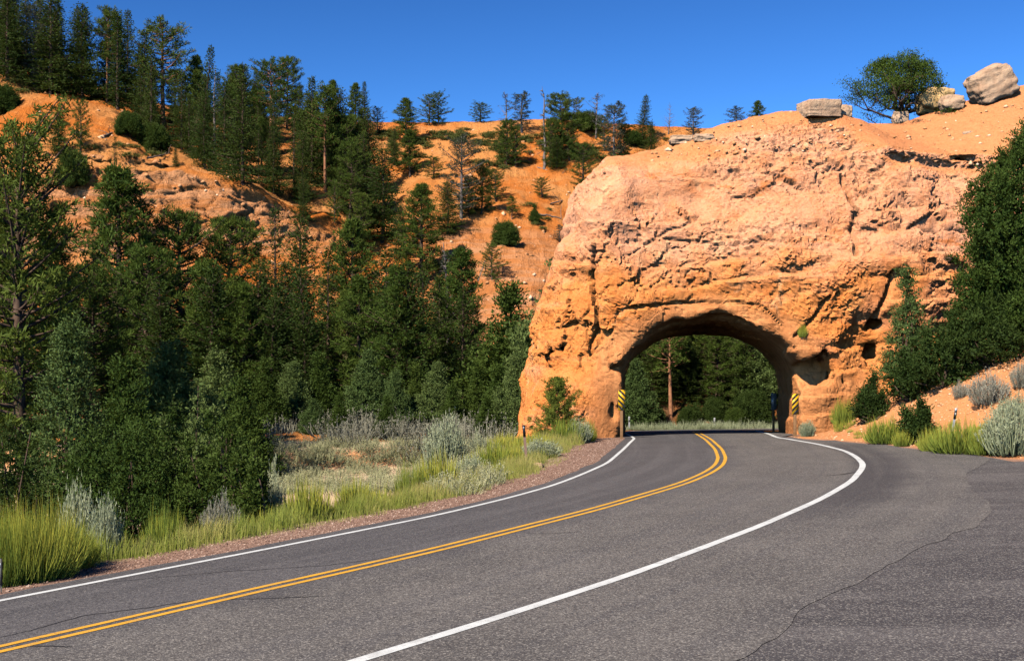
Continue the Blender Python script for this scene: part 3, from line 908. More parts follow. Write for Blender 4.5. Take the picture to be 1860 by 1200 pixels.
# broken bedding ledges and angular blocks
bed = co[:, 2] * 0.95 + 0.9 * fbm(co[:, 0] * 0.10, co[:, 1] * 0.10, co[:, 2] * 0.12, 3) + 0.15 * small
fr = bed - np.floor(bed)
bedm = sstep(-0.15, 0.25, fbm(co[:, 0] * 0.16 + 2, co[:, 1] * 0.16, co[:, 2] * 0.3 + 6, 3))
dsp += bedm * 0.28 * (fr - 0.5 - 0.6 * sstep(0.86, 1.0, fr))
wq = 0.25 * small
v1, e1_ = cells(co[:, 0] * 0.75 + wq, co[:, 1] * 0.75, co[:, 2] * 1.0 + wq, 3)
v2, e2_ = cells(co[:, 0] * 2.0 + wq, co[:, 1] * 2.0, co[:, 2] * 2.8 + wq, 9)
blk = sstep(-0.1, 0.2, fbm(co[:, 0] * 0.18 + 8, co[:, 1] * 0.18, co[:, 2] * 0.22 + 1, 3))
dsp += blk * (0.26 * v1 - 0.12 * sstep(0.10, 0.0, e1_)) + (0.15 + 0.85 * patch) * (0.10 * v2 - 0.05 * sstep(0.16, 0.0, e2_))
dsp *= (1 - 0.55 * plaster) * (1 - 0.75 * soil)
# deep narrow joints
def joint(pts, d, w, depth):
    global dsp
    Q = np.array([W(a, b_, d)[[0, 2]] for a, b_ in pts])
    wig = 0.18 * fbm(0.3, 0.7, co[:, 2] * 1.7, 3)
    x = co[:, 0] + wig; z = co[:, 2]
    best = np.full(len(x), 1e9)
    for i in range(len(Q) - 1):
        e = Q[i + 1] - Q[i]
        t = np.clip(((x - Q[i, 0]) * e[0] + (z - Q[i, 1]) * e[1]) / (e @ e), 0, 1)
        best = np.minimum(best, np.hypot(x - Q[i, 0] - e[0] * t, z - Q[i, 1] - e[1] * t))
    dsp = dsp - depth * np.exp(-(best / w) ** 2) * (no[:, 1] < 0.2)
joint([(1078,450),(1072,500),(1083,560),(1085,600),(1070,640)], 53.8, 0.08, 0.38)
joint([(1040,470),(1032,540),(1045,600)], 54.5, 0.08, 0.18)
joint([(1440,610),(1470,580),(1500,540)], 53.6, 0.08, 0.3)
joint([(1520,470),(1530,380),(1515,330)], 56.0, 0.10, 0.4)
joint([(1140,560),(1200,553),(1280,545),(1380,552),(1420,590)], 53.0, 0.07, 0.22)
joint([(1560,600),(1590,540),(1600,500)], 54.8, 0.10, 0.4)
joint([(1200,440),(1300,452),(1420,440)], 55.5, 0.08, 0.2)
joint([(1640,430),(1700,425),(1760,440)], 57.0, 0.10, 0.3)
grain = np.random.default_rng(3).normal(0, 1, len(co)).astype(np.float32)
dsp = dsp + grain * ((0.006 + 0.014 * sstep(-0.15, 0.35, fbm(co[:, 0] * 0.3, co[:, 1] * 0.3 + 9, co[:, 2] * 0.45, 3))) * (1 - 0.35 * plaster) * (1 - 0.3 * soil))
co = co + no * dsp[:, None]
rock_me.vertices.foreach_set('co', np.ascontiguousarray(co, np.float32).ravel())
for an, av in (('plaster', plaster), ('soil', soil), ('pale', pale)):
    at = rock_me.attributes.new(an, 'FLOAT', 'POINT'); at.data.foreach_set('value', np.ascontiguousarray(av, np.float32))
rock_me.polygons.foreach_set('use_smooth', np.zeros(len(rock_me.polygons), bool))
rock_me.update()
rock_me.name = 'rock_tunnel'
tag(link('rock_tunnel', rock_me), 'huge orange and pink rock outcrop pierced by the arched road tunnel', 'rock tunnel')

# ------------------------------------------------------------------ ray helper for setting things down on the place
bvh_rock = BVHTree.FromPolygons(coarse_rv.tolist(), coarse_rf.tolist())
bvh_hill = BVHTree.FromPolygons(hv.tolist(), hf.tolist())
bvh_ground = BVHTree.FromPolygons(gv.tolist(), gf.tolist())
def hit(px, py, only=None):
    o = Vector((0, 0, CZ)); d = (Vector(W(px, py, 100.0).tolist()) - o).normalized()
    best = None
    for b_ in (only or (bvh_rock, bvh_hill, bvh_ground)):
        r = b_.ray_cast(o, d)
        if r[0] is not None and (best is None or r[3] < best[1]):
            best = (r[0], r[3])
    return None if best is None else best[0]
def drop(x, y, only=None):
    best = -5.0
    for b_ in (only or (bvh_rock, bvh_hill, bvh_ground)):
        r = b_.ray_cast(Vector((x, y, 80.0)), Vector((0, 0, -1)))
        if r[0] is not None: best = max(best, r[0].z)
    return best
# ------------------------------------------------------------------ plants: wood and leaf builders
M['bark'] = plain_material('bark', (0.095, 0.060, 0.042), 0.9, var=0.45, scale=3.0, spec=0.1)
M['pine_young'] = leaf_material('young_pine_needles', (0.07, 0.09, 0.012), (0.20, 0.22, 0.035), spread=0.0)
M['bark_red'] = plain_material('ponderosa_bark', (0.30, 0.135, 0.07), 0.9, var=0.45, scale=2.5, spec=0.1)
M['deadwood'] = plain_material('dead_wood', (0.17, 0.135, 0.12), 0.85, var=0.35, scale=3.0, spec=0.1)
M['log'] = plain_material('log_wood', (0.22, 0.15, 0.11), 0.85, var=0.4, scale=4.0, spec=0.1)
M['fir'] = leaf_material('fir_needles', (0.0186, 0.0334, 0.0066), (0.0619, 0.0888, 0.0167))
M['pine'] = leaf_material('pine_needles', (0.0283, 0.0500, 0.0076), (0.1059, 0.1415, 0.0227))
M['pine_grey'] = leaf_material('grey_pine_needles', (0.0338, 0.0413, 0.0263), (0.0788, 0.0863, 0.0488))
M['juniper'] = leaf_material('juniper_scales', (0.0192, 0.0379, 0.0059), (0.0777, 0.1110, 0.0199))
M['juniper_green'] = leaf_material('green_juniper_scales', (0.0414, 0.0689, 0.0179), (0.1311, 0.1742, 0.0499))  # lighter, greener scale colour of some junipers
M['oak'] = leaf_material('scrub_leaves', (0.0150, 0.0290, 0.0065), (0.0581, 0.0847, 0.0168))
M['rabbit'] = leaf_material('rabbitbrush', (0.14, 0.19, 0.03), (0.36, 0.41, 0.075), (0.60, 0.50, 0.06), 0.4)
M['sage'] = leaf_material('sagebrush_leaves', (0.2040, 0.2295, 0.1148), (0.3910, 0.4080, 0.2465), (0.52, 0.52, 0.33), 0.3)
M['greysage'] = leaf_material('dry_sagebrush', (0.1360, 0.1232, 0.0892), (0.2805, 0.2550, 0.1870), (0.36, 0.33, 0.25), 0.15)
M['wash'] = leaf_material('wash_grass', (0.27, 0.28, 0.13), (0.52, 0.50, 0.27), (0.62, 0.55, 0.33), 0.35, spread=0.0)
M['grass'] = leaf_material('verge_grass', (0.17, 0.235, 0.035), (0.42, 0.47, 0.085), (0.66, 0.52, 0.19), 0.45, spread=0.0)
M['mat_green'] = leaf_material('low_cover', (0.085, 0.10, 0.025), (0.21, 0.21, 0.06), spread=0.0)

def unit(v):
    v = np.asarray(v, float)
    return v / (np.linalg.norm(v, axis=-1, keepdims=True) + 1e-9)

class Wood:
    def __init__(s): s.v = []; s.f = []; s.n = 0
    def tube(s, P, r, sides=5):
        P = np.asarray(P, float); r = np.asarray(r, float); k = len(P)
        t = unit(np.gradient(P, axis=0))
        ref = np.where(np.abs(t[:, 2:3]) > 0.9, np.array([[1.0, 0, 0]]), np.array([[0, 0, 1.0]]))
        a = unit(np.cross(t, ref)); b = np.cross(t, a)
        ang = np.arange(sides) * 2 * math.pi / sides
        ring = P[:, None, :] + r[:, None, None] * (np.cos(ang)[None, :, None] * a[:, None, :] + np.sin(ang)[None, :, None] * b[:, None, :])
        s.v.append(ring.reshape(-1, 3))
        i = np.arange(k - 1)[:, None] * sides; j = np.arange(sides)[None, :]; j2 = (j + 1) % sides
        q = np.stack([i + j, i + j2, i + sides + j2, i + sides + j], -1).reshape(-1, 4) + s.n
        s.f.append(q); s.n += k * sides
    def mesh(s, name, mat):
        return make_mesh(name, np.concatenate(s.v), np.concatenate(s.f), mat, True)

class Leaves:
    def __init__(s): s.c = []; s.d = []; s.l = []; s.w = []; s.t = []; s.tip = []
    def add(s, c, d, l, w, tint=None, tip=0.0):
        c = np.atleast_2d(c); n = len(c)
        s.c.append(c); s.d.append(np.broadcast_to(d, c.shape)); s.l.append(np.broadcast_to(l, n)); s.w.append(np.broadcast_to(w, n))
        s.t.append(rng.random(n) if tint is None else np.broadcast_to(tint, n)); s.tip.append(np.broadcast_to(tip, n))
    def count(s): return sum(len(c) for c in s.c)
    def mesh(s, name, mat, tri=False):
        c = np.concatenate(s.c); d = unit(np.concatenate(s.d)); l = np.concatenate(s.l)[:, None]; w = np.concatenate(s.w)[:, None]
        t = np.concatenate(s.t); tip = np.concatenate(s.tip)
        a = unit(np.cross(d, rng.normal(size=d.shape)))
        n = len(c)
        if tri:
            V = np.stack([c - a * w * 0.5, c + a * w * 0.5, c + d * l], 1)
            k = 3; tp = np.stack([tip * 0, tip * 0, tip], 1)
        else:
            nrm = np.cross(d, a)
            V = np.stack([c, c + d * l * 0.55 - a * w * 0.5 + nrm * w * 0.15, c + d * l, c + d * l * 0.55 + a * w * 0.5 + nrm * w * 0.15], 1)
            k = 4; tp = np.stack([tip * 0, tip * 0.4, tip, tip * 0.4], 1)
        return make_mesh(name, V.reshape(-1, 3), np.arange(n * k).reshape(n, k), mat, False, {'tint': np.repeat(t, k), 'tip': tp.ravel()})

def rot_z(v, a):
    c, s_ = math.cos(a), math.sin(a)
    return np.array([v[0] * c - v[1] * s_, v[0] * s_ + v[1] * c, v[2]])

def build_fir(seed, H=10.0, R=1.7, low=0.05, dens=1.0, power=0.85, leaf=0.24, ragged=0.25, mat='fir', droop=0.35, step=0.30):
    """narrow conifer: whorls of drooping branches clothed in short needle sprays"""
    r = np.random.default_rng(seed)
    wd, lf = Wood(), Leaves()
    bend = r.normal(0, 0.05, 2)
    zz = np.linspace(0, H, 12)
    tr = np.c_[bend[0] * np.sin(zz / H * 3), bend[1] * np.sin(zz / H * 4), zz]
    wd.tube(tr, 0.016 * H * (1 - zz / H) ** 0.9 + 0.012, 7)
    z = low * H
    while z < H * 0.985:
        u = z / H
        Rz = R * ((1 - u) ** power) * (0.35 + 0.65 * min(1, (u + 0.06) / 0.18)) + 0.08
        nb = int(r.integers(5, 8))
        a0 = r.random() * 6.28
        side = 1 + ragged * r.normal()
        for i in range(nb):
            L = Rz * max(0.25, 1 + ragged * r.normal()) * (0.8 + 0.2 * side)
            a = a0 + i * 6.283 / nb + r.normal(0, 0.25)
            el = 0.28 * u * 2 - droop * (1 - u) + r.normal(0, 0.12)
            m = max(3, int(L / 0.17))
            s = np.linspace(0, 1, m)
            out = np.array([math.cos(a), math.sin(a), 0]); sidev = np.array([-math.sin(a), math.cos(a), 0])
            P = np.array([tr[min(11, int(u * 11)), 0], tr[min(11, int(u * 11)), 1], z + r.normal(0, 0.06)]) + L * (s[:, None] * out + (el * s + 0.22 * s * s)[:, None] * np.array([0, 0, 1.0]))
            if L > 0.45 and r.random() < 0.6: wd.tube(P[::2] if m > 5 else P, np.linspace(0.035, 0.008, len(P[::2] if m > 5 else P)), 3)
            for k in range(m):
                tl = (1 - s[k]) * L * 0.42 + 0.10
                nl = max(2, int(dens * (2 + 9 * tl)))
                sg = np.where(r.random(nl) < 0.5, -1, 1)
                tt = r.random(nl) ** 0.8 * tl
                c = P[k] + (sidev * (sg * tt * 0.8)[:, None]) + out * (tt * 0.45)[:, None] + r.normal(0, 0.035, (nl, 3)) - np.array([0, 0, 1]) * (tt * 0.12)[:, None]
                d = out * 0.8 + sidev * (sg * 0.7)[:, None] + r.normal(0, 0.45, (nl, 3)) + np.array([0, 0, 0.12])
                lf.add(c, d, leaf * r.uniform(0.7, 1.25, nl), leaf * 0.36, r.random(nl))
        z += step * (0.75 + 0.5 * r.random()) * (1.15 - 0.5 * u)
    lf.add(np.c_[np.zeros(10), np.zeros(10), np.linspace(H * 0.95, H * 1.0, 10)], np.c_[r.normal(0, .3, 10), r.normal(0, .3, 10), np.ones(10)], 0.28, 0.07)
    return wd.mesh('trunk', M['bark']), lf.mesh('crown', M[mat])

def build_pine(seed, H=10.0, R=2.1, low=0.3, nbr=70, tufts=5, leaf=0.34, nl=22, mat='pine', bark='bark', shape='round', up=0.25, r0=0.020, gaps=0.0, needle=0.16):
    """open pine: limbs ending in round tufts of needles"""
    r = np.random.default_rng(seed)
    wd, lf = Wood(), Leaves()
    zz = np.linspace(0, H * 0.97, 14)
    b1, b2 = r.normal(0, 0.12, 2)
    tr = np.c_[b1 * np.sin(zz / H * 3.3), b2 * np.sin(zz / H * 2.6), zz]
    wd.tube(tr, r0 * H * (1 - 0.92 * zz / H) ** 0.85, 8)
    for i in range(nbr):
        u = low + (1 - low) * ((i + r.random()) / nbr)
        if r.random() < gaps: continue
        v = (u - low) / (1 - low)
        if shape == 'round': pr = math.sqrt(max(0.02, 1 - (2 * v ** 0.85 - 0.9) ** 2 / 1.25))
        elif shape == 'cone': pr = (1 - v) ** 0.7 * 0.95 + 0.10
        else: pr = 0.45 + 0.4 * math.sin(v * 3.0) * (1 - 0.4 * v)
        L = R * pr * max(0.3, 1 + 0.28 * r.normal())
        a = i * 2.399 + r.normal(0, 0.4)
        el = -0.15 + up * 2 * v + r.normal(0, 0.18)
        base = np.array([np.interp(u * H, zz, tr[:, 0]), np.interp(u * H, zz, tr[:, 1]), u * H * 0.97])
        out = np.array([math.cos(a), math.sin(a), 0]); sv = np.array([-math.sin(a), math.cos(a), 0])
        s = np.linspace(0, 1, 6)
        P = base + L * (s[:, None] * out + (el * s + 0.25 * s ** 2)[:, None] * np.array([0, 0, 1.0]) + (r.normal(0, 0.12) * s ** 2)[:, None] * sv)
        wd.tube(P, np.linspace(0.012 + 0.022 * L, 0.010, 6), 4)
        nt = max(2, int(tufts * (0.5 + 0.6 * L / R) + r.random()))
        for k in range(nt):
            q = 0.38 + 0.62 * (k + r.random() * 0.6) / nt
            q = min(q, 1.0)
            pc = np.array([np.interp(q, s, P[:, j]) for j in range(3)])
            offs = sv * r.normal(0, 0.28) * L * 0.55 * (1.2 - q) * 1.6 + out * r.normal(0, 0.08) + np.array([0, 0, abs(r.normal(0, 0.10))])
            if k > 0 and np.linalg.norm(offs) > 0.18: wd.tube(np.stack([pc, pc + offs]), [0.014, 0.007], 3)
            c0 = pc + offs
            d = r.normal(0, 0.75, (nl, 3)) + np.array([0, 0, 0.45]) + out * 0.35
            lf.add(c0 + r.normal(0, 0.075, (nl, 3)) * np.array([1.3, 1.3, 0.7]), d, leaf * r.uniform(0.65, 1.15, nl), leaf * needle, np.clip(r.random() * 0.5 + r.random(nl) * 0.6, 0, 1))
    return wd.mesh('trunk', M[bark]), lf.mesh('crown', M[mat])

def build_bush(seed, lobes, clumps=9.0, per=34, leaf=0.10, spread=0.15, mat='juniper', stems=7, fill=0.25, up=0.35, wr=0.45, bark='bark', stemr=0.05):
    """leafy shrub or juniper: many clumps of small leaves over a set of lobes (x, y, z, radius)"""
    r = np.random.default_rng(seed)
    wd, lf = Wood(), Leaves()
    lobes = np.asarray(lobes, float)
    for (x, y, z, R) in lobes:
        m = max(4, int(clumps * 12.57 * R * R))
        n = unit(r.normal(size=(m, 3)))
        n = n[n[:, 2] > -0.55]
        c = np.array([x, y, z]) + n * (R * (1 + 0.22 * r.normal(size=len(n))))[:, None]
        # drop clumps deep inside other lobes
        dd = np.linalg.norm(c[:, None, :] - lobes[None, :, :3], axis=2) / lobes[None, :, 3]
        keep = (dd.min(axis=1) > 0.72) & (c[:, 2] > 0.02)
        c = c[keep]; n = n[keep]
        if not len(c): continue
        tt = r.random(len(c))
        ax = unit(n * 0.7 + r.normal(0, 0.45, n.shape) + np.array([0, 0, up + 0.25]))
        Nn = np.repeat(ax, per, axis=0)
        C = np.repeat(c, per, axis=0) + r.normal(0, spread * 0.55, (len(c) * per, 3)) + Nn * (np.repeat(spread * r.uniform(0.5, 3.0, len(c)), per) * r.uniform(-0.5, 1.0, len(c) * per))[:, None]
        d = Nn * 0.7 + r.normal(0, 0.6, C.shape) + np.array([0, 0, up])
        lf.add(C, d, leaf * r.uniform(0.6, 1.3, len(C)), leaf * wr, np.clip(np.repeat(tt, per) * 0.55 + r.random(len(C)) * 0.5, 0, 1))
        k = int(fill * len(c) * per * 0.4)
        if k:
            ci = np.array([x, y, z]) + unit(r.normal(size=(k, 3))) * (R * 0.75 * r.random((k, 1)) ** 0.4)
            lf.add(ci, r.normal(size=(k, 3)), leaf * 1.6, leaf * 1.1, 0.0)
    idx = r.permutation(len(lobes))[:stems * 3]
    for j, i in enumerate(idx):
        x, y, z, R = lobes[i]
        b = np.array([r.normal(0, 0.12), r.normal(0, 0.12), -0.1])
        e = np.array([x, y, max(0.15, z)])
        s = np.linspace(0, 1, 6)[:, None]
        P = b * (1 - s) + e * s + np.sin(s * 3.14) * np.array([r.normal(0, 0.15), r.normal(0, 0.15), -0.12 * z])
        wd.tube(P, np.linspace(stemr * (1 if j < stems else 0.6), stemr * 0.25, 6), 5)
    return wd.mesh('stem', M[bark]), lf.mesh('foliage', M[mat])

def cone_lobes(seed, H, R, n=26, base=0.0, point=1.0):
    r = np.random.default_rng(seed); out = []
    for i in range(n):
        u = ((i + r.random()) / n) ** 1.15
        rad = R * (1 - u ** point) * (0.55 + 0.45 * min(1, u / 0.2 + 0.3))
        a = i * 2.399 + r.normal(0, 0.3)
        lr = R * (0.16 + 0.24 * (1 - u)) * r.uniform(0.7, 1.3); rad *= r.uniform(0.75, 1.25)
        out.append((math.cos(a) * max(0, rad - lr * 0.6), math.sin(a) * max(0, rad - lr * 0.6), base + u * (H - lr * 1.1) + lr * 0.4, lr))
    out.append((0, 0, H - 0.13 * R, 0.14 * R)); out.append((0, 0, H * 0.5, R * 0.45))
    return out

def dome_lobes(seed, H, R, n=30, ry=1.0):
    r = np.random.default_rng(seed); out = []
    for i in range(n):
        u = (i + 0.5) / n
        a = i * 2.399 + r.normal(0, 0.3)
        zz = u * H * 0.80
        rad = R * math.sqrt(max(0.03, 1 - (zz / (H * 0.95)) ** 2))
        lr = R * r.uniform(0.16, 0.34); rad *= r.uniform(0.78, 1.12); zz *= r.uniform(0.85, 1.15)
        out.append((math.cos(a) * max(0, rad - lr), math.sin(a) * max(0, rad - lr) * ry, zz + lr * 0.4, lr))
    out.append((0, 0, H * 0.45, R * 0.5))
    return out

def build_snag(seed, H=10.0, nbr=26, bl=1.3, lean=0.3, mat='deadwood', low=0.25, needles=0):
    r = np.random.default_rng(seed)
    wd = Wood(); lf = Leaves()
    zz = np.linspace(0, H, 14)
    tr = np.c_[lean * np.sin(zz / H * 2.6) + 0.06 * np.cumsum(r.normal(size=14)), 0.2 * np.sin(zz / H * 3.7), zz]
    wd.tube(tr, 0.017 * H * (1 - zz / H) ** 0.8 + 0.015, 6)
    for i in range(nbr):
        u = low + (0.97 - low) * r.random()
        a = r.random() * 6.28
        L = bl * (1.15 - u) * r.uniform(0.5, 1.4)
        base = np.array([np.interp(u * H, zz, tr[:, 0]), np.interp(u * H, zz, tr[:, 1]), u * H])
        s = np.linspace(0, 1, 6)
        out = np.array([math.cos(a), math.sin(a), 0])
        P = base + L * (s[:, None] * out + (r.normal(0.1, 0.3) * s + r.normal(0.25, 0.25) * s * s)[:, None] * np.array([0, 0, 1.0])) + np.cumsum(r.normal(0, 0.03, (6, 3)), axis=0)
        wd.tube(P, np.linspace(0.065, 0.016, 6), 4)
        for k in range(int(r.integers(2, 5))):
            q = P[int(r.integers(2, 6))]
            e = q + (out * r.uniform(0.1, 0.45) + r.normal(0, 0.22, 3) + np.array([0, 0, 0.12])) * L * 0.7
            wd.tube(np.stack([q, e]), [0.016, 0.006], 3)
            if needles and r.random() < needles:
                lf.add(e + r.normal(0, 0.1, (14, 3)), r.normal(0, 0.8, (14, 3)) + np.array([0, 0, 0.4]), 0.28, 0.05)
    return wd.mesh('trunk', M[mat]), (lf.mesh('crown', M['pine_grey']) if needles else None)

def build_brush(seed, H=0.8, R=0.6, n=650, w=0.016, mat='rabbit', tipv=0.75, stiff=0.35, stems=9, segs=2, leafy=0):
    """broom-like desert shrub: thin upright shoots fanning from the base"""
    r = np.random.default_rng(seed)
    wd = Wood()
    a = r.random(n) * 6.283; q = np.sqrt(r.random(n))
    root = np.c_[np.cos(a) * q * R * 0.62, np.sin(a) * q * R * 0.62, np.zeros(n)] + np.c_[r.normal(0, 0.06 * R, (n, 2)), np.zeros(n)]
    hgt = H * np.sqrt(np.maximum(0.05, 1 - (q * 0.85) ** 2)) * r.uniform(0.65, 1.08, n)
    lump = 1 + 0.45 * pnoise(np.cos(a) * q * 2.2 + seed, np.sin(a) * q * 2.2, 0.5)
    tipp = np.c_[np.cos(a) * q * R, np.sin(a) * q * R, hgt * lump] + r.normal(0, 0.10 * H, (n, 3))
    tipp[:, 2] = np.maximum(tipp[:, 2], 0.1 * H)
    mid = root * 0.55 + tipp * 0.45 + np.c_[np.cos(a) * q * R * 0.10, np.sin(a) * q * R * 0.10, 0.06 * hgt]
    t0 = 0.12 + 0.25 * r.random(n)
    st = root * (1 - t0)[:, None] + mid * t0[:, None]
    side = unit(np.cross(tipp - root, r.normal(size=(n, 3)))) * w
    V = np.stack([st - side * 0.4, st + side * 0.4, mid + side * 0.6, mid - side * 0.6, tipp], 1)
    base = np.arange(n)[:, None] * 5
    fq = np.concatenate([base + np.array([[0, 1, 2, 2]]), base + np.array([[0, 2, 3, 3]]), base + np.array([[3, 2, 4, 4]])])[:, :3]
    tint = np.repeat(r.random(n), 5)
    tp = np.tile(np.array([0, 0, 0.15, 0.15, 1.0]), n) * np.repeat((r.random(n) < tipv) * r.uniform(0.3, 1, n), 5)
    V = V.reshape(-1, 3); nV = len(V)
    if leafy:
        m = n * leafy
        ii = r.integers(0, n, m); tt = r.uniform(0.45, 1.0, m)[:, None]
        c = mid[ii] * (1 - tt) + tipp[ii] * tt + r.normal(0, 0.02, (m, 3))
        d = unit(unit(tipp[ii] - mid[ii]) + r.normal(0, 0.5, (m, 3)))
        ll = 0.075 * H * r.uniform(0.6, 1.4, m)[:, None]
        aa = unit(np.cross(d, r.normal(size=d.shape))) * (0.016 * H)
        V2 = np.stack([c - aa, c + aa, c + d * ll], 1).reshape(-1, 3)
        fq = np.concatenate([fq, np.arange(m * 3).reshape(m, 3) + nV])
        V = np.concatenate([V, V2]); tint = np.concatenate([tint, np.repeat(r.random(m), 3)])
        tp = np.concatenate([tp, np.repeat(r.random(m) * 0.6, 3)])
    me = make_mesh('foliage', V, fq, M[mat], False, {'tint': tint, 'tip': tp})
    for k in range(stems):
        aa = r.random() * 6.28; qq = r.random() ** 0.5
        e = np.array([math.cos(aa) * qq * R * 0.6, math.sin(aa) * qq * R * 0.6, H * 0.55 * (1.1 - 0.5 * qq)])
        wd.tube(np.stack([np.array([0, 0, -0.05]), e * 0.5 + np.array([0, 0, -0.03]), e]), [0.022 * H, 0.016 * H, 0.006 * H], 4)
    return wd.mesh('stem', M['deadwood']), me

PROTO = {
 'fir_a': build_fir(1, R=2.1, ragged=0.3), 'fir_b': build_fir(2, R=1.75, ragged=0.36), 'fir_c': build_fir(3, R=2.5, power=0.7, ragged=0.34),
 'spire': build_fir(4, R=1.0, power=0.75, ragged=0.35, step=0.26), 'fir_thin': build_fir(5, R=1.25, dens=0.55, ragged=0.5, low=0.12, step=0.38),
 'pine_a': build_pine(11, R=2.1, low=0.14, nbr=125, tufts=6, shape='cone', bark='bark'),
 'pine_b': build_pine(12, R=2.0, low=0.42, nbr=62, shape='round', bark='bark_red'),
 'pine_c': build_pine(13, R=2.3, low=0.08, nbr=125, tufts=6, shape='round', bark='bark'),
 'pine_d': build_pine(14, R=1.6, low=0.30, nbr=70, shape='cone', gaps=0.25, bark='bark_red'),
 'pine_e': build_pine(15, R=2.6, low=0.08, nbr=70, tufts=7, shape='round', up=0.35, bark='bark', r0=0.024),
 'pine_tall': build_pine(16, R=1.35, low=0.45, nbr=58, shape='round', gaps=0.1, bark='bark_red', r0=0.016),
 'pine_grey': build_pine(17, R=2.1, low=0.10, nbr=90, tufts=5, nl=18, shape='round', gaps=0.15, mat='pine_grey', bark='deadwood'),
 'pine_open': build_pine(18, R=2.1, low=0.12, nbr=120, tufts=7, leaf=0.24, nl=22, shape='col', up=0.55, bark='bark', needle=0.2),
 'pine_young': build_pine(19, R=3.4, low=0.04, nbr=120, tufts=7, leaf=0.55, nl=20, shape='cone', up=0.6, mat='pine_young'),
 'snag_a': build_snag(21), 'snag_b': build_snag(22, nbr=46, bl=2.3, lean=-0.5, needles=0.25), 'snag_c': build_snag(23, nbr=10, bl=0.5, lean=0.1),
 'deadbush': build_snag(24, nbr=40, bl=3.2, low=0.05, lean=0.8),
 'cone_a': build_bush(31, cone_lobes(31, 10, 2.6, 34), clumps=4.2, per=26, leaf=0.27, spread=0.30, stems=4),
 'cone_b': build_bush(32, cone_lobes(32, 10, 3.3, 40, point=1.4), clumps=3.6, per=26, leaf=0.28, spread=0.32, stems=4, mat='juniper_green'),
 'round_a': build_bush(33, dome_lobes(33, 10, 5.2, 46), clumps=1.7, per=30, leaf=0.42, spread=0.5, stems=8, stemr=0.16),
 'round_b': build_bush(34, dome_lobes(34, 10, 6.5, 60), clumps=1.3, per=30, leaf=0.46, spread=0.55, stems=8, mat='oak', stemr=0.16),
 'rabbit_tall': build_brush(47, n=2300, w=0.006, R=0.62, tipv=0.75, stems=34),
 'rabbit_a': build_brush(41), 'rabbit_b': build_brush(42, R=0.75, n=800, tipv=0.45), 'rabbit_c': build_brush(43, H=0.8, R=0.5, n=520, tipv=0.9),
 'sage_a': build_brush(44, mat='sage', n=420, w=0.014, leafy=9, R=0.7), 'sage_b': build_brush(45, mat='greysage', n=420, w=0.014, leafy=9, R=0.85),
 'sage_c': build_brush(46, mat='sage', n=560, w=0.016, R=0.6, leafy=4),
}
PH = {k: 10.0 for k in PROTO}
for k in PROTO:
    if k[:4] in ('rabb', 'sage'): PH[k] = 0.8

def plant(kind, name, loc, height, width=1.0, label=None, cat='tree', group=None, lean=0.0, rot=None, sink=0.0):
    a, b = PROTO[kind]
    s = height / PH[kind]
    root = empty(name, (loc[0], loc[1], loc[2] - sink))
    root.rotation_euler = (0, lean, 0) if lean else (0, 0, 0)
    sc = (s * width, s * width, s)
    rz = random.random() * 6.283 if rot is None else rot
    for me in (a, b):
        if me is None: continue
        o = link(me.name.split('.')[0], me, root)
        o.scale = sc; o.rotation_euler = (0, 0, rz)
    return tag(root, label, cat, group)

def place(kind, name, px, ytop, ybase, label, d=None, width=1.0, lean=0.0, cat='tree', group=None, sink=0.15, only=None):
    if d is None:
        p = None
        for k in range(40):                       # on a crest the foot may just be hidden: look a little lower
            p = hit(px, ybase + k, only)
            if p is not None: break
    else:
        x = (px - 930.0) * d / F
        p = Vector((x, d, drop(x, d)))
    zt = CZ - (ytop - YH) * p.y / F
    return plant(kind, name, p, max(0.2, zt - p.z + sink), width, label, cat, group, lean, None, sink)
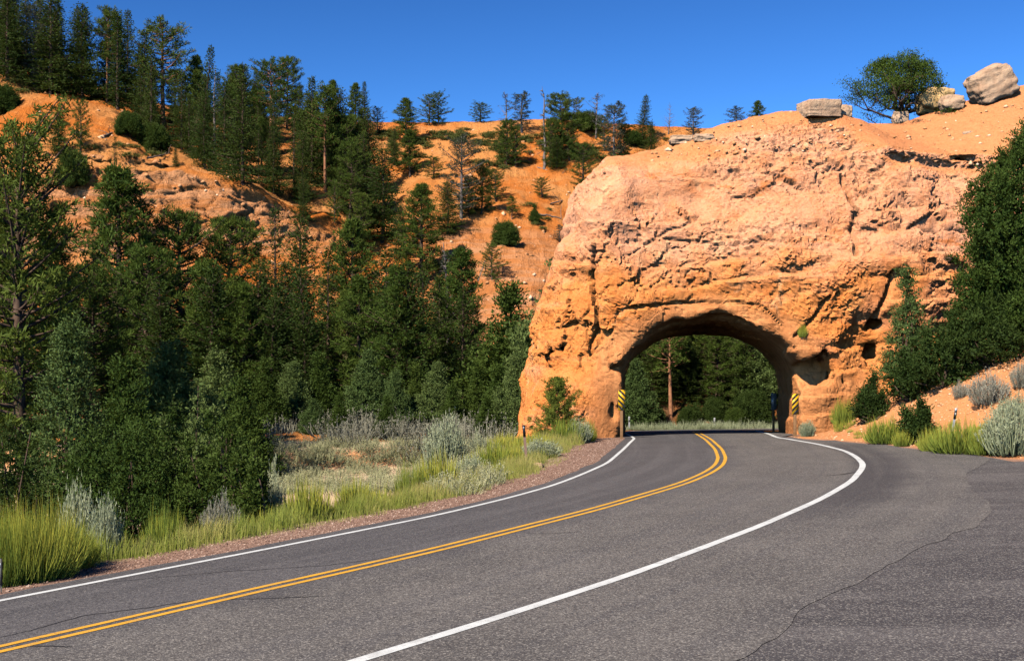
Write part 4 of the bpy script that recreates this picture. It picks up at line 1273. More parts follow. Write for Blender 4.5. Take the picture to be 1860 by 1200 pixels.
# ------------------------------------------------------------------ trees, one by one
GH = 'trees growing on the orange hillside'
GV = 'dark pines standing in the valley below the hill'
GJ = 'junipers and cedars along the dry wash'
GT = 'trees seen through the tunnel'
BH = None
H_TREES = [
 # kind, name, x, ytop, ybase, label, d, width, lean
 ('fir_a','fir_tree',14,-40,146,'dark fir cut by the upper left corner of the picture',None,1.0,0),
 ('fir_c','fir_tree',46,-25,150,'tall fir beside the greyish half-bare tree on upper left ridge',None,0.8,0),
 ('pine_grey','pine_tree',62,2,160,'greyish half-bare pine between the big firs on upper left ridge',None,0.6,0),
 ('fir_a','fir_tree',92,-45,172,'biggest fir of the upper left ridge, its tip out of the picture',None,1.0,0),
 ('fir_c','fir_tree',150,8,182,'broad fir with full pointed crown left of the lanky bare-stemmed pine',None,0.95,0),
 ('pine_tall','pine_tree',194,14,185,'lanky pine with bare stem and small tufted top against blue sky',None,0.8,0.02),
 ('spire','fir_tree',214,28,200,'needle-thin fir spire next to the lanky bare-stemmed pine',None,1.0,0),
 ('fir_b','fir_tree',238,118,212,'short ragged fir right below the needle-thin spire',135,0.9,0),
 ('fir_b','fir_tree',262,56,232,'slender fir left of the tall flat-topped pine on ridge',None,0.95,0),
 ('pine_b','pine_tree',297,40,245,'tall flat-topped pine with layered limbs on the left skyline',None,1.05,0),
 ('fir_a','fir_tree',330,128,272,'fir right of the flat-topped pine, half its height',None,0.9,0),
 ('fir_b','fir_tree',363,84,290,'fir with crooked tip leaning right against the sky',None,0.7,0.10),
 ('snag_c','dead_tree',391,122,300,'bare black snag pole standing right of the leaning fir',None,0.8,0),
 ('fir_c','fir_tree',372,168,306,'bushy fir at the edge of slope under the leaning fir',None,0.85,0),
 ('fir_a','fir_tree',408,148,318,'dense fir right of the bare snag pole on slope edge',None,0.8,0),
 ('fir_a','fir_tree',441,116,334,'tallest dense fir at the lip of the pink cliff',None,0.85,0),
 ('pine_b','pine_tree',491,110,300,'round-headed pine standing clear against sky above the pink cliff',135,1.0,0),
 ('fir_c','fir_tree',497,228,352,'short full fir below the round-headed skyline pine',None,0.9,0),
 ('pine_d','pine_tree',537,163,240,'small distant pine between round-headed pine and the trunk-showing pair',148,0.8,0),
 ('fir_b','pine_tree',567,141,330,'narrow dark pine just left of the tree with pale yellow trunk',None,0.9,0),
 ('pine_tall','pine_tree',591,156,348,'tall pine with long pale yellowish trunk bare almost to top',None,0.9,0),
 ('fir_c','fir_tree',614,158,350,'tall dark fir touching the pine with pale yellow trunk',None,0.8,0),
 ('fir_b','fir_tree',650,228,352,'dark fir at right end of the skyline grove',None,0.9,0),
 ('spire','fir_tree',657,197,224,'tiny fir alone on the far crest right of grove',None,1.2,0),
 ('pine_grey','pine_tree',685,194,242,'small thin pine on crest with slanting dead stem',None,0.8,0),
 ('pine_a','pine_tree',738,178,262,'pointed pine rising from far crest left of the twin round pines',None,0.9,0),
 ('pine_e','pine_tree',779,174,228,'left one of the twin round pines on the far crest',None,0.8,0),
 ('pine_e','pine_tree',797,170,227,'right one of the twin round pines on the far crest',None,0.75,0),
 ('pine_a','pine_tree',745,236,322,'pine on the slope directly under the pointed crest pine',None,0.8,0),
 ('pine_e','pine_tree',872,188,216,'low spreading pine alone in the middle of far crest',None,1.3,0),
 ('snag_b','dead_tree',915,165,232,'twisted bare dead tree on the crest with forked branches',None,0.8,0),
 ('pine_c','pine_tree',920,218,302,'dark bushy pine on bare orange slope with shadow to its right',None,0.7,0),
 ('pine_grey','pine_tree',948,168,240,'greyish pine right of the twisted dead tree on crest',None,0.9,0),
 ('snag_a','dead_tree',988,157,306,'tallest grey snag right of centre on the orange slope',None,0.7,-0.03),
 ('pine_c','pine_tree',1016,172,288,'large ragged pine behind the tallest grey snag',None,0.75,0),
 ('fir_c','fir_tree',1011,250,306,'small dark fir at foot of the large ragged pine',None,1.0,0),
 ('pine_grey','pine_tree',1047,177,222,'thin grey pine on crest between ragged pine and bare twin stems',None,0.7,0),
 ('round_a','juniper',1065,204,238,'round green juniper bush on crest beneath the thin grey pine',None,0.9,0),
 ('snag_b','dead_tree',1082,169,250,'bare twin-stemmed dead tree above the left shoulder of the rock',None,0.9,0),
 ('pine_grey','pine_tree',1116,187,292,'half-dead pine just above the left shoulder of the rock',None,0.8,0),
 ('fir_a','fir_tree',1165,172,262,'fir with bent tip leaning right beyond the rock',None,0.7,0.10),
 ('fir_a','fir_tree',1183,222,280,'small fir below the one with bent tip',None,0.9,0),
 ('deadbush','dead_tree',1213,186,244,'leafless scrub tree on crest right of the bent-tipped fir',None,0.5,0.05),
 ('pine_grey','pine_tree',1259,195,246,'lone ragged young pine on the crest over the rock',None,0.9,0),
 ('pine_grey','pine_tree',1338,194,240,'thin dark pine partly hidden by the top of rock',158,1.2,0),
 ('pine_a','pine_tree',1376,183,240,'pine nearest the flat pale boulder on the skyline',158,0.9,0),
 ('pine_e','pine_tree',1058,262,346,'spreading pine tucked against upper left edge of the rock',None,0.75,0),
 ('pine_e','pine_tree',985,324,358,'small round bushy pine alone on orange slope left of rock',None,1.0,0),
 ('pine_grey','pine_tree',838,244,396,'tall pine with sparse brown top on the open slope',None,0.7,0),
 ('pine_c','pine_tree',874,304,388,'full round pine right of the sparse brown-topped one',None,0.7,0),
 ('pine_e','pine_tree',901,308,366,'small bright pine at right end of the slope cluster',None,0.8,0),
 ('pine_d','pine_tree',929,356,398,'young airy pine on slope right of the cluster',None,1.1,0),
 ('round_a','juniper',918,404,446,'round dark juniper below the young airy pine',None,0.7,0),
 ('cone_a','juniper',971,373,403,'little upright juniper beside the fallen grey log',None,0.9,0),
 ('fir_c','fir_tree',812,330,426,'dark fir left of the sparse brown-topped pine',None,0.9,0),
 ('pine_a','pine_tree',766,334,524,'open-limbed pine rising in front of the orange gully',None,0.75,0),
 ('fir_c','fir_tree',694,268,440,'tall dark fir standing alone in the middle of orange gully',None,0.8,0),
 ('pine_e','pine_tree',788,286,324,'low wide pine on slope between two pines',None,1.2,0),
 ('pine_e','pine_tree',894,444,508,'bushy pine with dead branches on the pale smooth slope',None,0.75,0),
 ('cone_b','juniper',990,466,566,'bright green upright juniper against the left edge of the rock',70,0.55,0.12),
 ('pine_grey','pine_tree',1016,408,440,'tiny thin pine near left edge of the rock',None,0.9,0),
 ('cone_a','juniper',926,524,645,'blue-green juniper at foot of the pale slope left of rock',76,0.85,0),
 ('fir_c','pine_tree',108,188,280,'left one of the pair of pines on bare orange slope, upper left',None,0.9,0),
 ('pine_e','pine_tree',146,184,277,'right one of the pair of pines on bare orange slope, upper left',None,0.6,0),
 ('round_a','juniper',8,156,206,'dark round juniper at the left edge on the orange slope',None,0.9,0),
 ('round_a','juniper',132,276,338,'dense round pine bush under the pair of pines',None,0.75,0),
 ('fir_thin','pine_tree',209,248,322,'thin young pine above the left end of the cliff',None,0.9,0),
 ('fir_a','fir_tree',319,268,302,'small fir at the slope edge above the cliff middle',None,1.0,0),
 ('fir_c','fir_tree',551,318,402,'short dark fir at right end of the pink cliff',None,0.8,0),
 ('fir_c','fir_tree',620,300,384,'bushy little fir below the pale-trunked pine',None,0.9,0),
 ('fir_a','fir_tree',672,330,400,'slim fir left of the lone tall fir in orange gully',None,0.9,0),
 ('pine_e','pine_tree',608,332,404,'small pine on the orange ledge under the pale-trunked pine',None,0.7,0),
 ('pine_c','pine_tree',660,352,455,'full pine left of the gully below the slim fir',None,0.6,0),
 ('fir_c','fir_tree',728,372,470,'dark fir deep in the gully right of the lone tall fir',None,0.6,0),
 ('pine_c','pine_tree',852,325,393,'low pine leaning on the stem of the sparse brown-topped one',None,0.6,0),
 ('pine_e','pine_tree',936,232,303,'pine with dark crown touching the bushy one on bare orange slope',None,0.5,0),
 ('pine_c','pine_tree',1000,215,300,'bushy pine between the tallest grey snag and the ragged pine',None,0.55,0),
 ('pine_c','pine_tree',1034,205,292,'full green pine right of the large ragged one',None,0.6,0),
 ('pine_e','pine_tree',1098,212,275,'bushy pine left of the half-dead one above the rock shoulder',None,0.6,0),
 ('pine_c','pine_tree',1134,225,288,'green pine right of the half-dead one above the rock shoulder',None,0.6,0),
 ('round_a','juniper',1150,238,265,'low round juniper left of the bent-tipped fir',None,0.7,0),
 ('deadbush','dead_tree',962,262,292,'small grey leafless shrub on the orange slope',None,0.5,0),
 ('fir_c','fir_tree',716,232,300,'dark fir below the crest left of the pointed pine',None,0.5,0),
 ('pine_c','pine_tree',640,262,345,'dark pine filling the right end of the grove',None,0.6,0),
 ('round_a','juniper',235,205,248,'dark low thicket bush at slope edge under the ridge firs',None,1.0,0),
 ('round_a','juniper',280,228,275,'dark low bush at slope edge under the flat-topped pine',None,1.0,0),
]
for k, nm, x, yt, yb, lab, d, w, ln in H_TREES:
    place(k, nm, x, yt, yb, lab, d, w * (1.55 if x > 640 else 1.12), ln, group=GH, only=(bvh_hill,), cat='juniper' if nm == 'juniper' else ('dead tree' if nm == 'dead_tree' else 'tree'))
# the grove behind the slope edge: trees that stand too close together to be told apart
fill_r = np.random.default_rng(5)
ORD = 'first second third fourth fifth sixth seventh eighth ninth tenth eleventh twelfth thirteenth fourteenth fifteenth sixteenth seventeenth eighteenth nineteenth twentieth'.split()
def name_crowd(crowd, marks, text):
    """crowded trees are told apart by the landmark tree they stand behind and their order from the left"""
    by = {}
    for x, o in crowd:
        by.setdefault(min(marks, key=lambda m: abs(m[0] - x))[1], []).append((x, o))
    for mk, lst in by.items():
        lst.sort(key=lambda q: q[0])
        for i, (x, o) in enumerate(lst):
            o['label'] = text % (ORD[i], mk)
crowd = []
for i in range(46):
    x = float(fill_r.uniform(255, 690)); d = float(fill_r.uniform(122, 150))
    zb = drop((x - 930) * d / F, d); h = float(fill_r.uniform(5.5, 9.5))
    k = ['fir_a', 'fir_b', 'fir_c', 'pine_a', 'pine_c', 'fir_thin'][int(fill_r.integers(0, 6))]
    o_ = plant(k, 'fir_tree', Vector(((x - 930) * d / F, d, zb)), h, 0.9, 'dark conifer crowded into the grove behind the slope edge', 'tree', 'crowded conifers of the upper left grove', 0, None, 0.15)
    crowd.append((x, o_))
name_crowd(crowd, [(297, 'flat-topped pine'), (363, 'leaning fir'), (441, 'tallest fir at the cliff lip'), (491, 'round-headed skyline pine'), (567, 'narrow dark pine'), (614, 'pale-trunked pine'), (665, 'right end of the grove')], '%s conifer from left in the grove behind the %s')
crowd = []
for i in range(16):
    x = float(fill_r.uniform(-60, 235)); d = float(fill_r.uniform(131, 150))
    zb = drop((x - 930) * d / F, d); h = float(fill_r.uniform(8, 12))
    o_ = plant(['fir_a', 'fir_b', 'fir_c'][i % 3], 'fir_tree', Vector(((x - 930) * d / F, d, zb)), h, 0.95, 'fir in the dense dark row on the upper left ridge', 'tree', 'crowded firs of the upper left ridge', 0, None, 0.15)
    crowd.append((x, o_))
name_crowd(crowd, [(14, 'fir in the upper left corner'), (92, 'biggest ridge fir'), (150, 'broad full fir'), (214, 'needle-thin spire')], '%s fir from left in the row behind the %s')
crowd = []

V_TREES = [
 ('pine_a','pine_tree',98,432,'dark pine right behind the loose grey pine',66,1.0),
 ('fir_c','fir_tree',5,415,'dark fir behind the loose grey pine at left edge',70,1.1),
 ('pine_open','pine_tree',42,243,'tall grey-limbed pine with loose crown at the left edge',50,1.0),
 ('pine_c','pine_tree',-40,330,'dark pine cut off by the left edge below the loose grey pine',56,0.9),
 ('pine_a','pine_tree',214,300,'tall layered pine in front of the left end of pink cliff',84,1.05),
 ('pine_c','pine_tree',328,388,'round-crowned pine showing bare limbs in front of the cliff middle',88,0.9),
 ('pine_c','pine_tree',420,398,'broad round pine in front of the right half of the cliff',90,0.95),
 ('fir_thin','pine_tree',500,374,'thin ragged pine in front of the right end of cliff',95,0.9),
 ('fir_c','fir_tree',546,394,'pointed dark fir standing right of the thin ragged pine',92,0.85),
 ('fir_c','fir_tree',545,486,'broad cone-shaped fir at front of the valley forest',80,1.0),
 ('pine_a','pine_tree',640,398,'tall full pine in the middle of the valley forest',90,1.0),
 ('fir_b','fir_tree',596,452,'slim fir between the cone-shaped fir and the tall full pine',86,0.9),
 ('fir_c','fir_tree',700,452,'dense pine below the orange gully, right of tall full pine',86,0.9),
 ('snag_b','pine_tree',806,440,'brown half-dead tree among pines under the pale slope',90,0.6),
 ('pine_a','pine_tree',842,450,'bushy pine at the right end of the dark forest',84,0.95),
 ('fir_c','pine_tree',770,495,'dense pine left of the brown half-dead tree',82,0.85),
 ('pine_a','pine_tree',655,500,'layered pine in front of the tall full pine',79,0.95),
 ('fir_c','fir_tree',470,470,'dark fir below the right end of the cliff',82,1.0),
 ('pine_c','pine_tree',270,452,'wide pine right of the tall layered pine',80,0.95),
 ('pine_a','pine_tree',372,470,'dense pine in front of the two round ones under the cliff',78,1.0),
 ('pine_c','pine_tree',160,480,'dark pine between loose grey pine and tall layered pine',70,0.9),
]
for k, nm, x, yt, lab, d, w in V_TREES:
    place(k, nm, x, yt, 0, lab, d, w, group=GV)
for i in range(52):
    x = float(fill_r.uniform(90, 880)); d = float(fill_r.uniform(76, 97))
    if x > 820 and d > 85: continue
    zb = drop((x - 930) * d / F, d)
    yt = float(fill_r.uniform(470, 580))
    h = max(4.0, CZ - (yt - YH) * d / F - zb)
    k = ['fir_a', 'fir_c', 'fir_a', 'fir_c', 'fir_b', 'pine_a'][int(fill_r.integers(0, 6))]
    o_ = plant(k, 'pine_tree', Vector(((x - 930) * d / F, d, zb)), h, 1.0, 'dark conifer crowded in the shaded valley forest', 'tree', 'crowded conifers of the valley forest', 0, None, 0.15)
    crowd.append((x, o_))
name_crowd(crowd, [(98, 'loose grey pine'), (214, 'tall layered pine'), (328, 'round-crowned pine under the cliff'), (420, 'broad round pine under the cliff'), (546, 'pointed dark fir'), (640, 'tall full valley pine'), (720, 'orange gully'), (806, 'brown half-dead tree')], '%s valley conifer from left near the %s')
crowd = []

J_TREES = [
 ('cone_a',580,645,'broad pointed cedar above the grey sagebrush by the wash',72,1.15),
 ('cone_b',670,640,'blue-grey pointed cedar right of the broad one',71,1.0),
 ('cone_a',703,722,'very dark rounded cedar standing on the red bank',65.5,1.2),
 ('cone_a',617,716,'small dark cedar left of the very dark one on red bank',66.5,1.1),
 ('cone_b',568,726,'low bright green cedar behind the grey sagebrush',67.5,1.3),
 ('cone_b',718,676,'narrow light green cedar right of the blue-grey one',70,0.9),
 ('cone_a',757,664,'dark cedar cone left of the highest one by the wash',72,1.0),
 ('cone_b',795,662,'highest narrow cedar behind the big round sagebrush',71,1.05),
 ('cone_a',822,700,'squat cedar right behind the big round sagebrush',69,1.2),
 ('cone_a',868,664,'dark cedar halfway between round sagebrush and the rock',70,1.1),
 ('cone_a',905,668,'wide cedar left of the brightest one near the rock',67,1.2),
 ('cone_b',941,645,'bright cedar with loose top touching the foot of rock',66,1.0),
 ('cone_a',884,722,'low rounded cedar in front of the wide one near rock',64,1.3),
 ('cone_b',530,660,'grey-green cedar at the left of the broad pointed one',71,1.1),
 ('cone_a',482,655,'dark cedar behind the right end of the roadside juniper thicket',68,1.1),
 ('cone_b',395,640,'olive cedar over the middle of the roadside juniper thicket',62,1.1),
 ('cone_b',308,630,'grey-green cedar over the left of the roadside juniper thicket',56,1.2),
 ('cone_a',440,690,'dark green cedar behind the roadside juniper thicket',55,1.2),
 ('cone_a',225,660,'dark cedar right behind the tall pale-tipped juniper',48,1.2),
]
for k, x, yt, lab, d, w in J_TREES:
    place(k, 'cedar_tree', x, yt, 0, lab, d, w, group=GJ)

T_TREES = [
 ('pine_b','pine_tree',1219,560,'pine with straight reddish trunk seen through the tunnel',96,1.0),
 ('cone_b','cedar_tree',1152,655,'light green young cedar inside left edge of the tunnel view',92,1.0),
 ('pine_c','pine_tree',1175,580,'dark pine behind the light green cedar in the tunnel view',103,1.0),
 ('pine_c','pine_tree',1285,570,'yellowish pine in the middle of the tunnel view',100,1.0),
 ('pine_e','pine_tree',1345,630,'bushy low pine on the right in the tunnel view',97,1.0),
 ('pine_a','pine_tree',1385,590,'layered pine at the right edge of the tunnel view',99,1.0),
 ('fir_c','fir_tree',1250,590,'dark fir filling the gap right of the reddish trunk',108,1.1),
 ('round_b','scrub_bush',1365,715,'dark low thicket at the right foot of the tunnel view',94.5,0.9),
 ('round_b','scrub_bush',1255,738,'small dark bush at the foot of the reddish trunk',93.6,0.9),
 ('round_a','scrub_bush',1190,742,'low green bush left of the reddish trunk in tunnel view',93.2,1.0),
 ('round_a','scrub_bush',1335,742,'low green bush between the two dark thickets in tunnel view',93.4,1.0),
 ('round_b','scrub_bush',1300,725,'dark low thicket under the yellowish pine in tunnel view',96.5,0.9),
]
for k, nm, x, yt, lab, d, w in T_TREES:
    place(k, nm, x, yt, 0, lab, d, w, group=GT, cat='bush' if nm == 'scrub_bush' else 'tree')
for i in range(60):
    x = float(1090 + 380 * (i % 10 + fill_r.random()) / 10); d = float(97 + 3.4 * (i // 10) + fill_r.uniform(0, 3))
    zb = drop((x - 930) * d / F, d)
    h = float(fill_r.uniform(5.0, 7.5) if i < 20 else fill_r.uniform(7.5, 11.0))
    o_ = plant(['fir_c', 'pine_c', 'fir_c', 'cone_b'][i % 4], 'pine_tree', Vector(((x - 930) * d / F, d, zb)), h, 1.15, 'dark pine in the wood that fills the tunnel view', 'tree', 'crowded pines behind the tunnel', 0, None, 0.15)
    crowd.append((x, o_))
name_crowd(crowd, [(1152, 'light green cedar'), (1219, 'reddish trunk'), (1285, 'yellowish pine'), (1345, 'bushy low pine'), (1395, 'layered pine at the right'), (1110, 'left wall')], '%s pine from left in tunnel view behind the %s')
# ------------------------------------------------------------------ roadside juniper thicket and the shrubs of both verges
def own_bush(name, px, ytop, d, halfw, label, seed, cat='juniper', group=None, mat='juniper', leaf=0.085, clumps=11.0, per=30, spread=0.10, kind='dome', n=60, ry=0.8, fill=0.3, depth=None):
    x = (px - 930.0) * d / F
    zb = drop(x, d)
    H = CZ - (ytop - YH) * d / F - zb
    R = halfw * d / F
    if kind == 'cone': lobes = cone_lobes(seed, H, R, n)
    elif kind == 'column': lobes = [(q[0], q[1], q[2] * 0.95, q[3]) for q in cone_lobes(seed, H, R, n, point=6.0)]
    else:
        # several leaders of uneven height grown into one mass
        r_ = np.random.default_rng(seed); lobes = dome_lobes(seed, H * 0.62, R, n // 2, ry)
        for k_ in range(7):
            a_ = k_ * 2.399 + r_.normal(0, 0.3); q_ = R * 0.72 * math.sqrt((k_ + 0.3) / 7)
            hh = H * (1.0 if k_ == 0 else r_.uniform(0.62, 0.97) * (1 - 0.25 * q_ / R))
            lobes += [(l0 + q_ * math.cos(a_), l1 + q_ * math.sin(a_) * ry, l2, l3) for l0, l1, l2, l3 in cone_lobes(seed * 10 + k_, hh, R * r_.uniform(0.30, 0.46), max(10, n // 5))]
    a, b = build_bush(seed, lobes, clumps=clumps, per=per, leaf=leaf, spread=spread, mat=mat, stems=9, fill=fill, stemr=0.06)
    root = empty(name, (x, d, zb - 0.05))
    link('stem', a, root); link('foliage', b, root)
    return tag(root, label, cat, group)
GB = 'junipers of the roadside thicket'
own_bush('juniper', 128, 582, 33, 112, 'tall pale-tipped juniper rising from the left of the roadside thicket', 51, group=GB, mat='juniper_green', kind='cone', n=70, leaf=0.10, clumps=9, spread=0.12)
own_bush('juniper', 235, 690, 28.5, 165, 'broad juniper in the middle of the roadside thicket', 52, group=GB, n=80, leaf=0.085)
own_bush('juniper', 402, 712, 28, 98, 'rounded dark juniper at the right end of the roadside thicket', 53, group=GB, n=60)
own_bush('juniper', 340, 690, 33, 150, 'olive juniper behind the rounded one in the roadside thicket', 54, group=GB, n=60, mat='juniper_green', leaf=0.10, clumps=8)
own_bush('juniper', 12, 700, 29, 95, 'dark juniper at the left edge of the picture above tall brush', 55, group=GB, n=50, mat='oak')
own_bush('juniper', 455, 800, 26, 48, 'small outer juniper bush next to the grey-green brush', 56, group=GB, n=30, ry=1.0)

GR = 'dark shrubs on the right-hand bank'
own_bush('juniper', 1872, 212, 46.5, 98, 'tall dense juniper filling the right edge in front of rock', 61, group=GR, n=130, kind='column', leaf=0.13, clumps=8, spread=0.16, fill=0.5)
own_bush('juniper', 1650, 482, 50, 50, 'blue-green pointed juniper against the rock right of tunnel', 62, group=GR, mat='juniper_green', kind='cone', n=40, leaf=0.12, clumps=8, spread=0.14)
def bank_bush(name, px, yt, yb, hw, label, seed, mat='oak', n=44, **kw):
    p = hit(px, yb, (bvh_ground, bvh_rock))
    return own_bush(name, px, yt, p.y, hw, label, seed, 'shrub', GR, mat, n=n, leaf=0.11, clumps=8, spread=0.13, fill=0.4, **kw)
bank_bush('scrub_bush', 1800, 500, 660, 105, 'big dark scrub oak mass under the tall juniper, right edge', 63, n=60)
bank_bush('scrub_bush', 1718, 566, 700, 62, 'dark scrub oak in the middle of the bank thicket', 64, n=50)
bank_bush('scrub_bush', 1655, 612, 722, 44, 'dark scrub oak at lower left of the bank thicket', 65)
bank_bush('scrub_bush', 1582, 682, 762, 38, 'small leafy scrub oak between tunnel rock and bank thicket', 66, n=24)
bank_bush('scrub_bush', 1666, 728, 800, 38, 'low dark green bush behind the bright rabbitbrush near pavement', 67, n=24)
bank_bush('scrub_bush', 1718, 505, 560, 24, 'sparse twiggy bush growing from the rock above the thicket', 68, n=16)

def brush(kind, px, yt, yb, width, label, name='rabbitbrush', group=None, only=None, d=None, cat='shrub'):
    if d is None:
        p = hit(px, yb, only or (bvh_ground,))
    else:
        x = (px - 930.0) * d / F; p = Vector((x, d, drop(x, d, (bvh_ground,))))
    zt = CZ - (yt - YH) * p.y / F
    h = max(0.25, zt - p.z + 0.05)
    half = width * p.y / F / 2
    nat = {'rabbit_tall': .55, 'rabbit_a': .6, 'rabbit_b': .75, 'rabbit_c': .5, 'sage_a': .7, 'sage_b': .85, 'sage_c': .6}[kind]
    w = half / (nat * h / 0.8)
    return plant(kind, name, p, h, w, label, cat, group, 0, None, 0.04)
G1 = 'rabbitbrush and sagebrush along the road'
brush('rabbit_b', 1742, 760, 824, 118, 'large bright green rabbitbrush in which the leaning white post stands', group=G1)
brush('rabbit_b', 1700, 776, 820, 70, 'bright green rabbitbrush at the left end of the large clump', group=G1)
brush('rabbit_b', 1792, 766, 826, 80, 'green rabbitbrush just right of the leaning white post', group=G1)
brush('sage_c', 1836, 740, 828, 100, 'grey-green brush with pale stems at the right edge by the pavement', name='sagebrush', group=G1)
brush('sage_a', 1845, 722, 765, 70, 'pale sagebrush behind the grey-green brush, right edge', name='sagebrush', group=G1)
brush('rabbit_a', 1605, 754, 806, 78, 'yellow-green rabbitbrush at the pavement edge right of tunnel', group=G1)
brush('rabbit_c', 1640, 778, 810, 40, 'small yellow-green rabbitbrush tuft at the pavement edge', group=G1)
brush('rabbit_b', 1532, 722, 772, 46, 'dull green rabbitbrush on the slope foot beside the tunnel rock', group=G1)
brush('sage_c', 1466, 766, 792, 30, 'pale grass-like tuft by the right-hand striped marker', name='sagebrush', group=G1)
brush('sage_b', 1795, 682, 735, 78, 'dry sagebrush on the orange bank above the white post', name='sagebrush', group=G1)
brush('sage_b', 1858, 660, 705, 46, 'dry sagebrush higher on the orange bank at right edge', name='sagebrush', group=G1)
brush('sage_b', 1745, 696, 722, 30, 'small weedy tuft under the dark bank thicket', name='sagebrush', group=G1)
brush('rabbit_c', 1458, 585, 612, 18, 'little green tuft clinging to the rock over the tunnel mouth', group=G1, only=(bvh_rock,))
# left verge
brush('rabbit_tall', 62, 912, 1035, 170, 'tall green rabbitbrush with dead stems in the left corner', group=G1, d=18.6)
brush('rabbit_tall', 5, 925, 1050, 130, 'tall green brush cut off by the left edge', group=G1, d=18.2)
brush('rabbit_tall', 122, 945, 1030, 110, 'dark green brush right of the tall corner rabbitbrush', group=G1, d=19.8)
brush('sage_c', 140, 895, 985, 70, 'grey-green sagebrush in front of the thicket at far left', name='sagebrush', group=G1, d=22.5)
brush('sage_c', 190, 915, 990, 60, 'blue-grey sagebrush right of the far left one', name='sagebrush', group=G1, d=21.5)
brush('sage_a', 490, 862, 930, 60, 'grey sagebrush at the right end of the juniper thicket', name='sagebrush', group=G1, d=27)
brush('rabbit_a', 560, 868, 935, 90, 'yellow-tipped rabbitbrush right of the juniper thicket', group=G1, d=26)
brush('rabbit_a', 645, 868, 925, 80, 'yellow-green rabbitbrush in the middle of the left verge', group=G1, d=28)
brush('rabbit_b', 300, 920, 980, 90, 'green rabbitbrush at the foot of the thicket middle', group=G1, d=22.8)
brush('sage_b', 400, 908, 970, 70, 'straw-coloured dry brush at the foot of the thicket', name='sagebrush', group=G1, d=24.0)
brush('sage_c', 808, 765, 825, 78, 'big round grey sagebrush beside the wash', name='sagebrush', group=G1, d=46)
brush('sage_a', 870, 790, 822, 34, 'small grey sagebrush right of the big round one', name='sagebrush', group=G1, d=47)
brush('rabbit_a', 795, 820, 880, 92, 'bright yellow-green rabbitbrush on the verge below round sagebrush', group=G1, d=34)
brush('rabbit_b', 745, 835, 885, 60, 'green rabbitbrush left of the bright yellow-green one', group=G1, d=33)
brush('sage_c', 855, 832, 875, 60, 'pale blue-grey sagebrush among verge grass left of post', name='sagebrush', group=G1, d=35.5)
brush('rabbit_a', 905, 798, 850, 80, 'yellow-green rabbitbrush left of the brown roadside post', group=G1, d=40)
brush('sage_c', 985, 800, 840, 70, 'grey-green brush right of the brown roadside post', name='sagebrush', group=G1, d=42.5)
brush('sage_c', 1052, 765, 800, 46, 'pale round sagebrush at the foot of the rock by the gravel', name='sagebrush', group=G1, d=48.8)
brush('rabbit_b', 1030, 757, 800, 70, 'green brush at the rock foot beside the young pine', group=G1, d=48.6)
brush('rabbit_b', 1068, 760, 796, 36, 'small green brush nearest the left striped marker', group=G1, d=49.8)
place('pine_young', 'pine_tree', 1013, 690, 790, 'young yellow-green pine at the left foot of the rock', 49.8, 1.0, group=None)

# ------------------------------------------------------------------ uncounted cover, each joined into one object
def arrays(me):
    n = len(me.vertices); co_ = np.empty(n * 3, np.float32); me.vertices.foreach_get('co', co_)
    k = len(me.polygons); lt = me.polygons[0].loop_total
    vi = np.empty(k * lt, np.int32); me.loops.foreach_get('vertex_index', vi)
    ta = np.empty(n, np.float32); me.attributes['tint'].data.foreach_get('value', ta)
    tb = np.empty(n, np.float32); me.attributes['tip'].data.foreach_get('value', tb)
    return co_.reshape(-1, 3), vi.reshape(k, lt), ta, tb

def scatter(name, items, mat, label, cat):
    """items: (arrays, x, y, z, scale, width)"""
    V, Fc, T, P_ = [], [], [], []; n = 0
    for (co_, fc, ta, tb), x, y, z, s, w in items:
        a = random.random() * 6.283; c_, s_ = math.cos(a), math.sin(a)
        q = co_ * np.array([s * w, s * w, s])
        V.append(np.c_[q[:, 0] * c_ - q[:, 1] * s_ + x, q[:, 0] * s_ + q[:, 1] * c_ + y, q[:, 2] + z])
        Fc.append(fc + n); T.append(np.clip(ta + random.uniform(-0.25, 0.25), 0, 1)); P_.append(tb); n += len(co_)
    o = link(name, make_mesh(name, np.concatenate(V), np.concatenate(Fc), mat, False, {'tint': np.concatenate(T), 'tip': np.concatenate(P_)}))
    return tag(o, label, cat, None, 'stuff')

small_r = arrays(build_brush(71, n=120, w=0.02, stems=1)[1]); small_s = arrays(build_brush(72, mat='sage', n=70, w=0.02, leafy=5, R=0.75, stems=1)[1])
small_g = arrays(build_brush(73, mat='greysage', n=70, w=0.02, leafy=5, R=0.9, stems=1)[1])
sr = np.random.default_rng(9)
# pale brush over the dry wash and on its far bank
it = []
for i in range(430):
    px = float(sr.uniform(470, 900)); py = float(sr.uniform(798, 900))
    if sr.random() < 0.6 and 590 < px < 750 and 845 < py < 885: continue
    p = hit(px, py, (bvh_ground,))
    if p is None or p.y < 30 or p.y > 63: continue
    it.append((small_s, p.x, p.y, p.z - 0.03, float(sr.uniform(0.35, 0.9)), float(sr.uniform(1.0, 1.7))))
scatter('wash_brush', it, M['wash'], 'low pale brush and dry grass spread over the sandy wash', 'brush')
it = []
for i in range(90):
    px = float(sr.uniform(430, 960)); d = float(sr.uniform(61, 70))
    if pnoise(px * 0.02, d * 0.2, 0.3) < -0.05: continue
    x = (px - 930) * d / F
    it.append((small_g, x, d, drop(x, d, (bvh_ground, bvh_hill)) - 0.05, float(sr.uniform(0.9, 2.0)), float(sr.uniform(0.9, 1.3))))
scatter('bank_brush', it, M['greysage'], 'dry grey brush along the top of the red bank', 'brush')
it = []
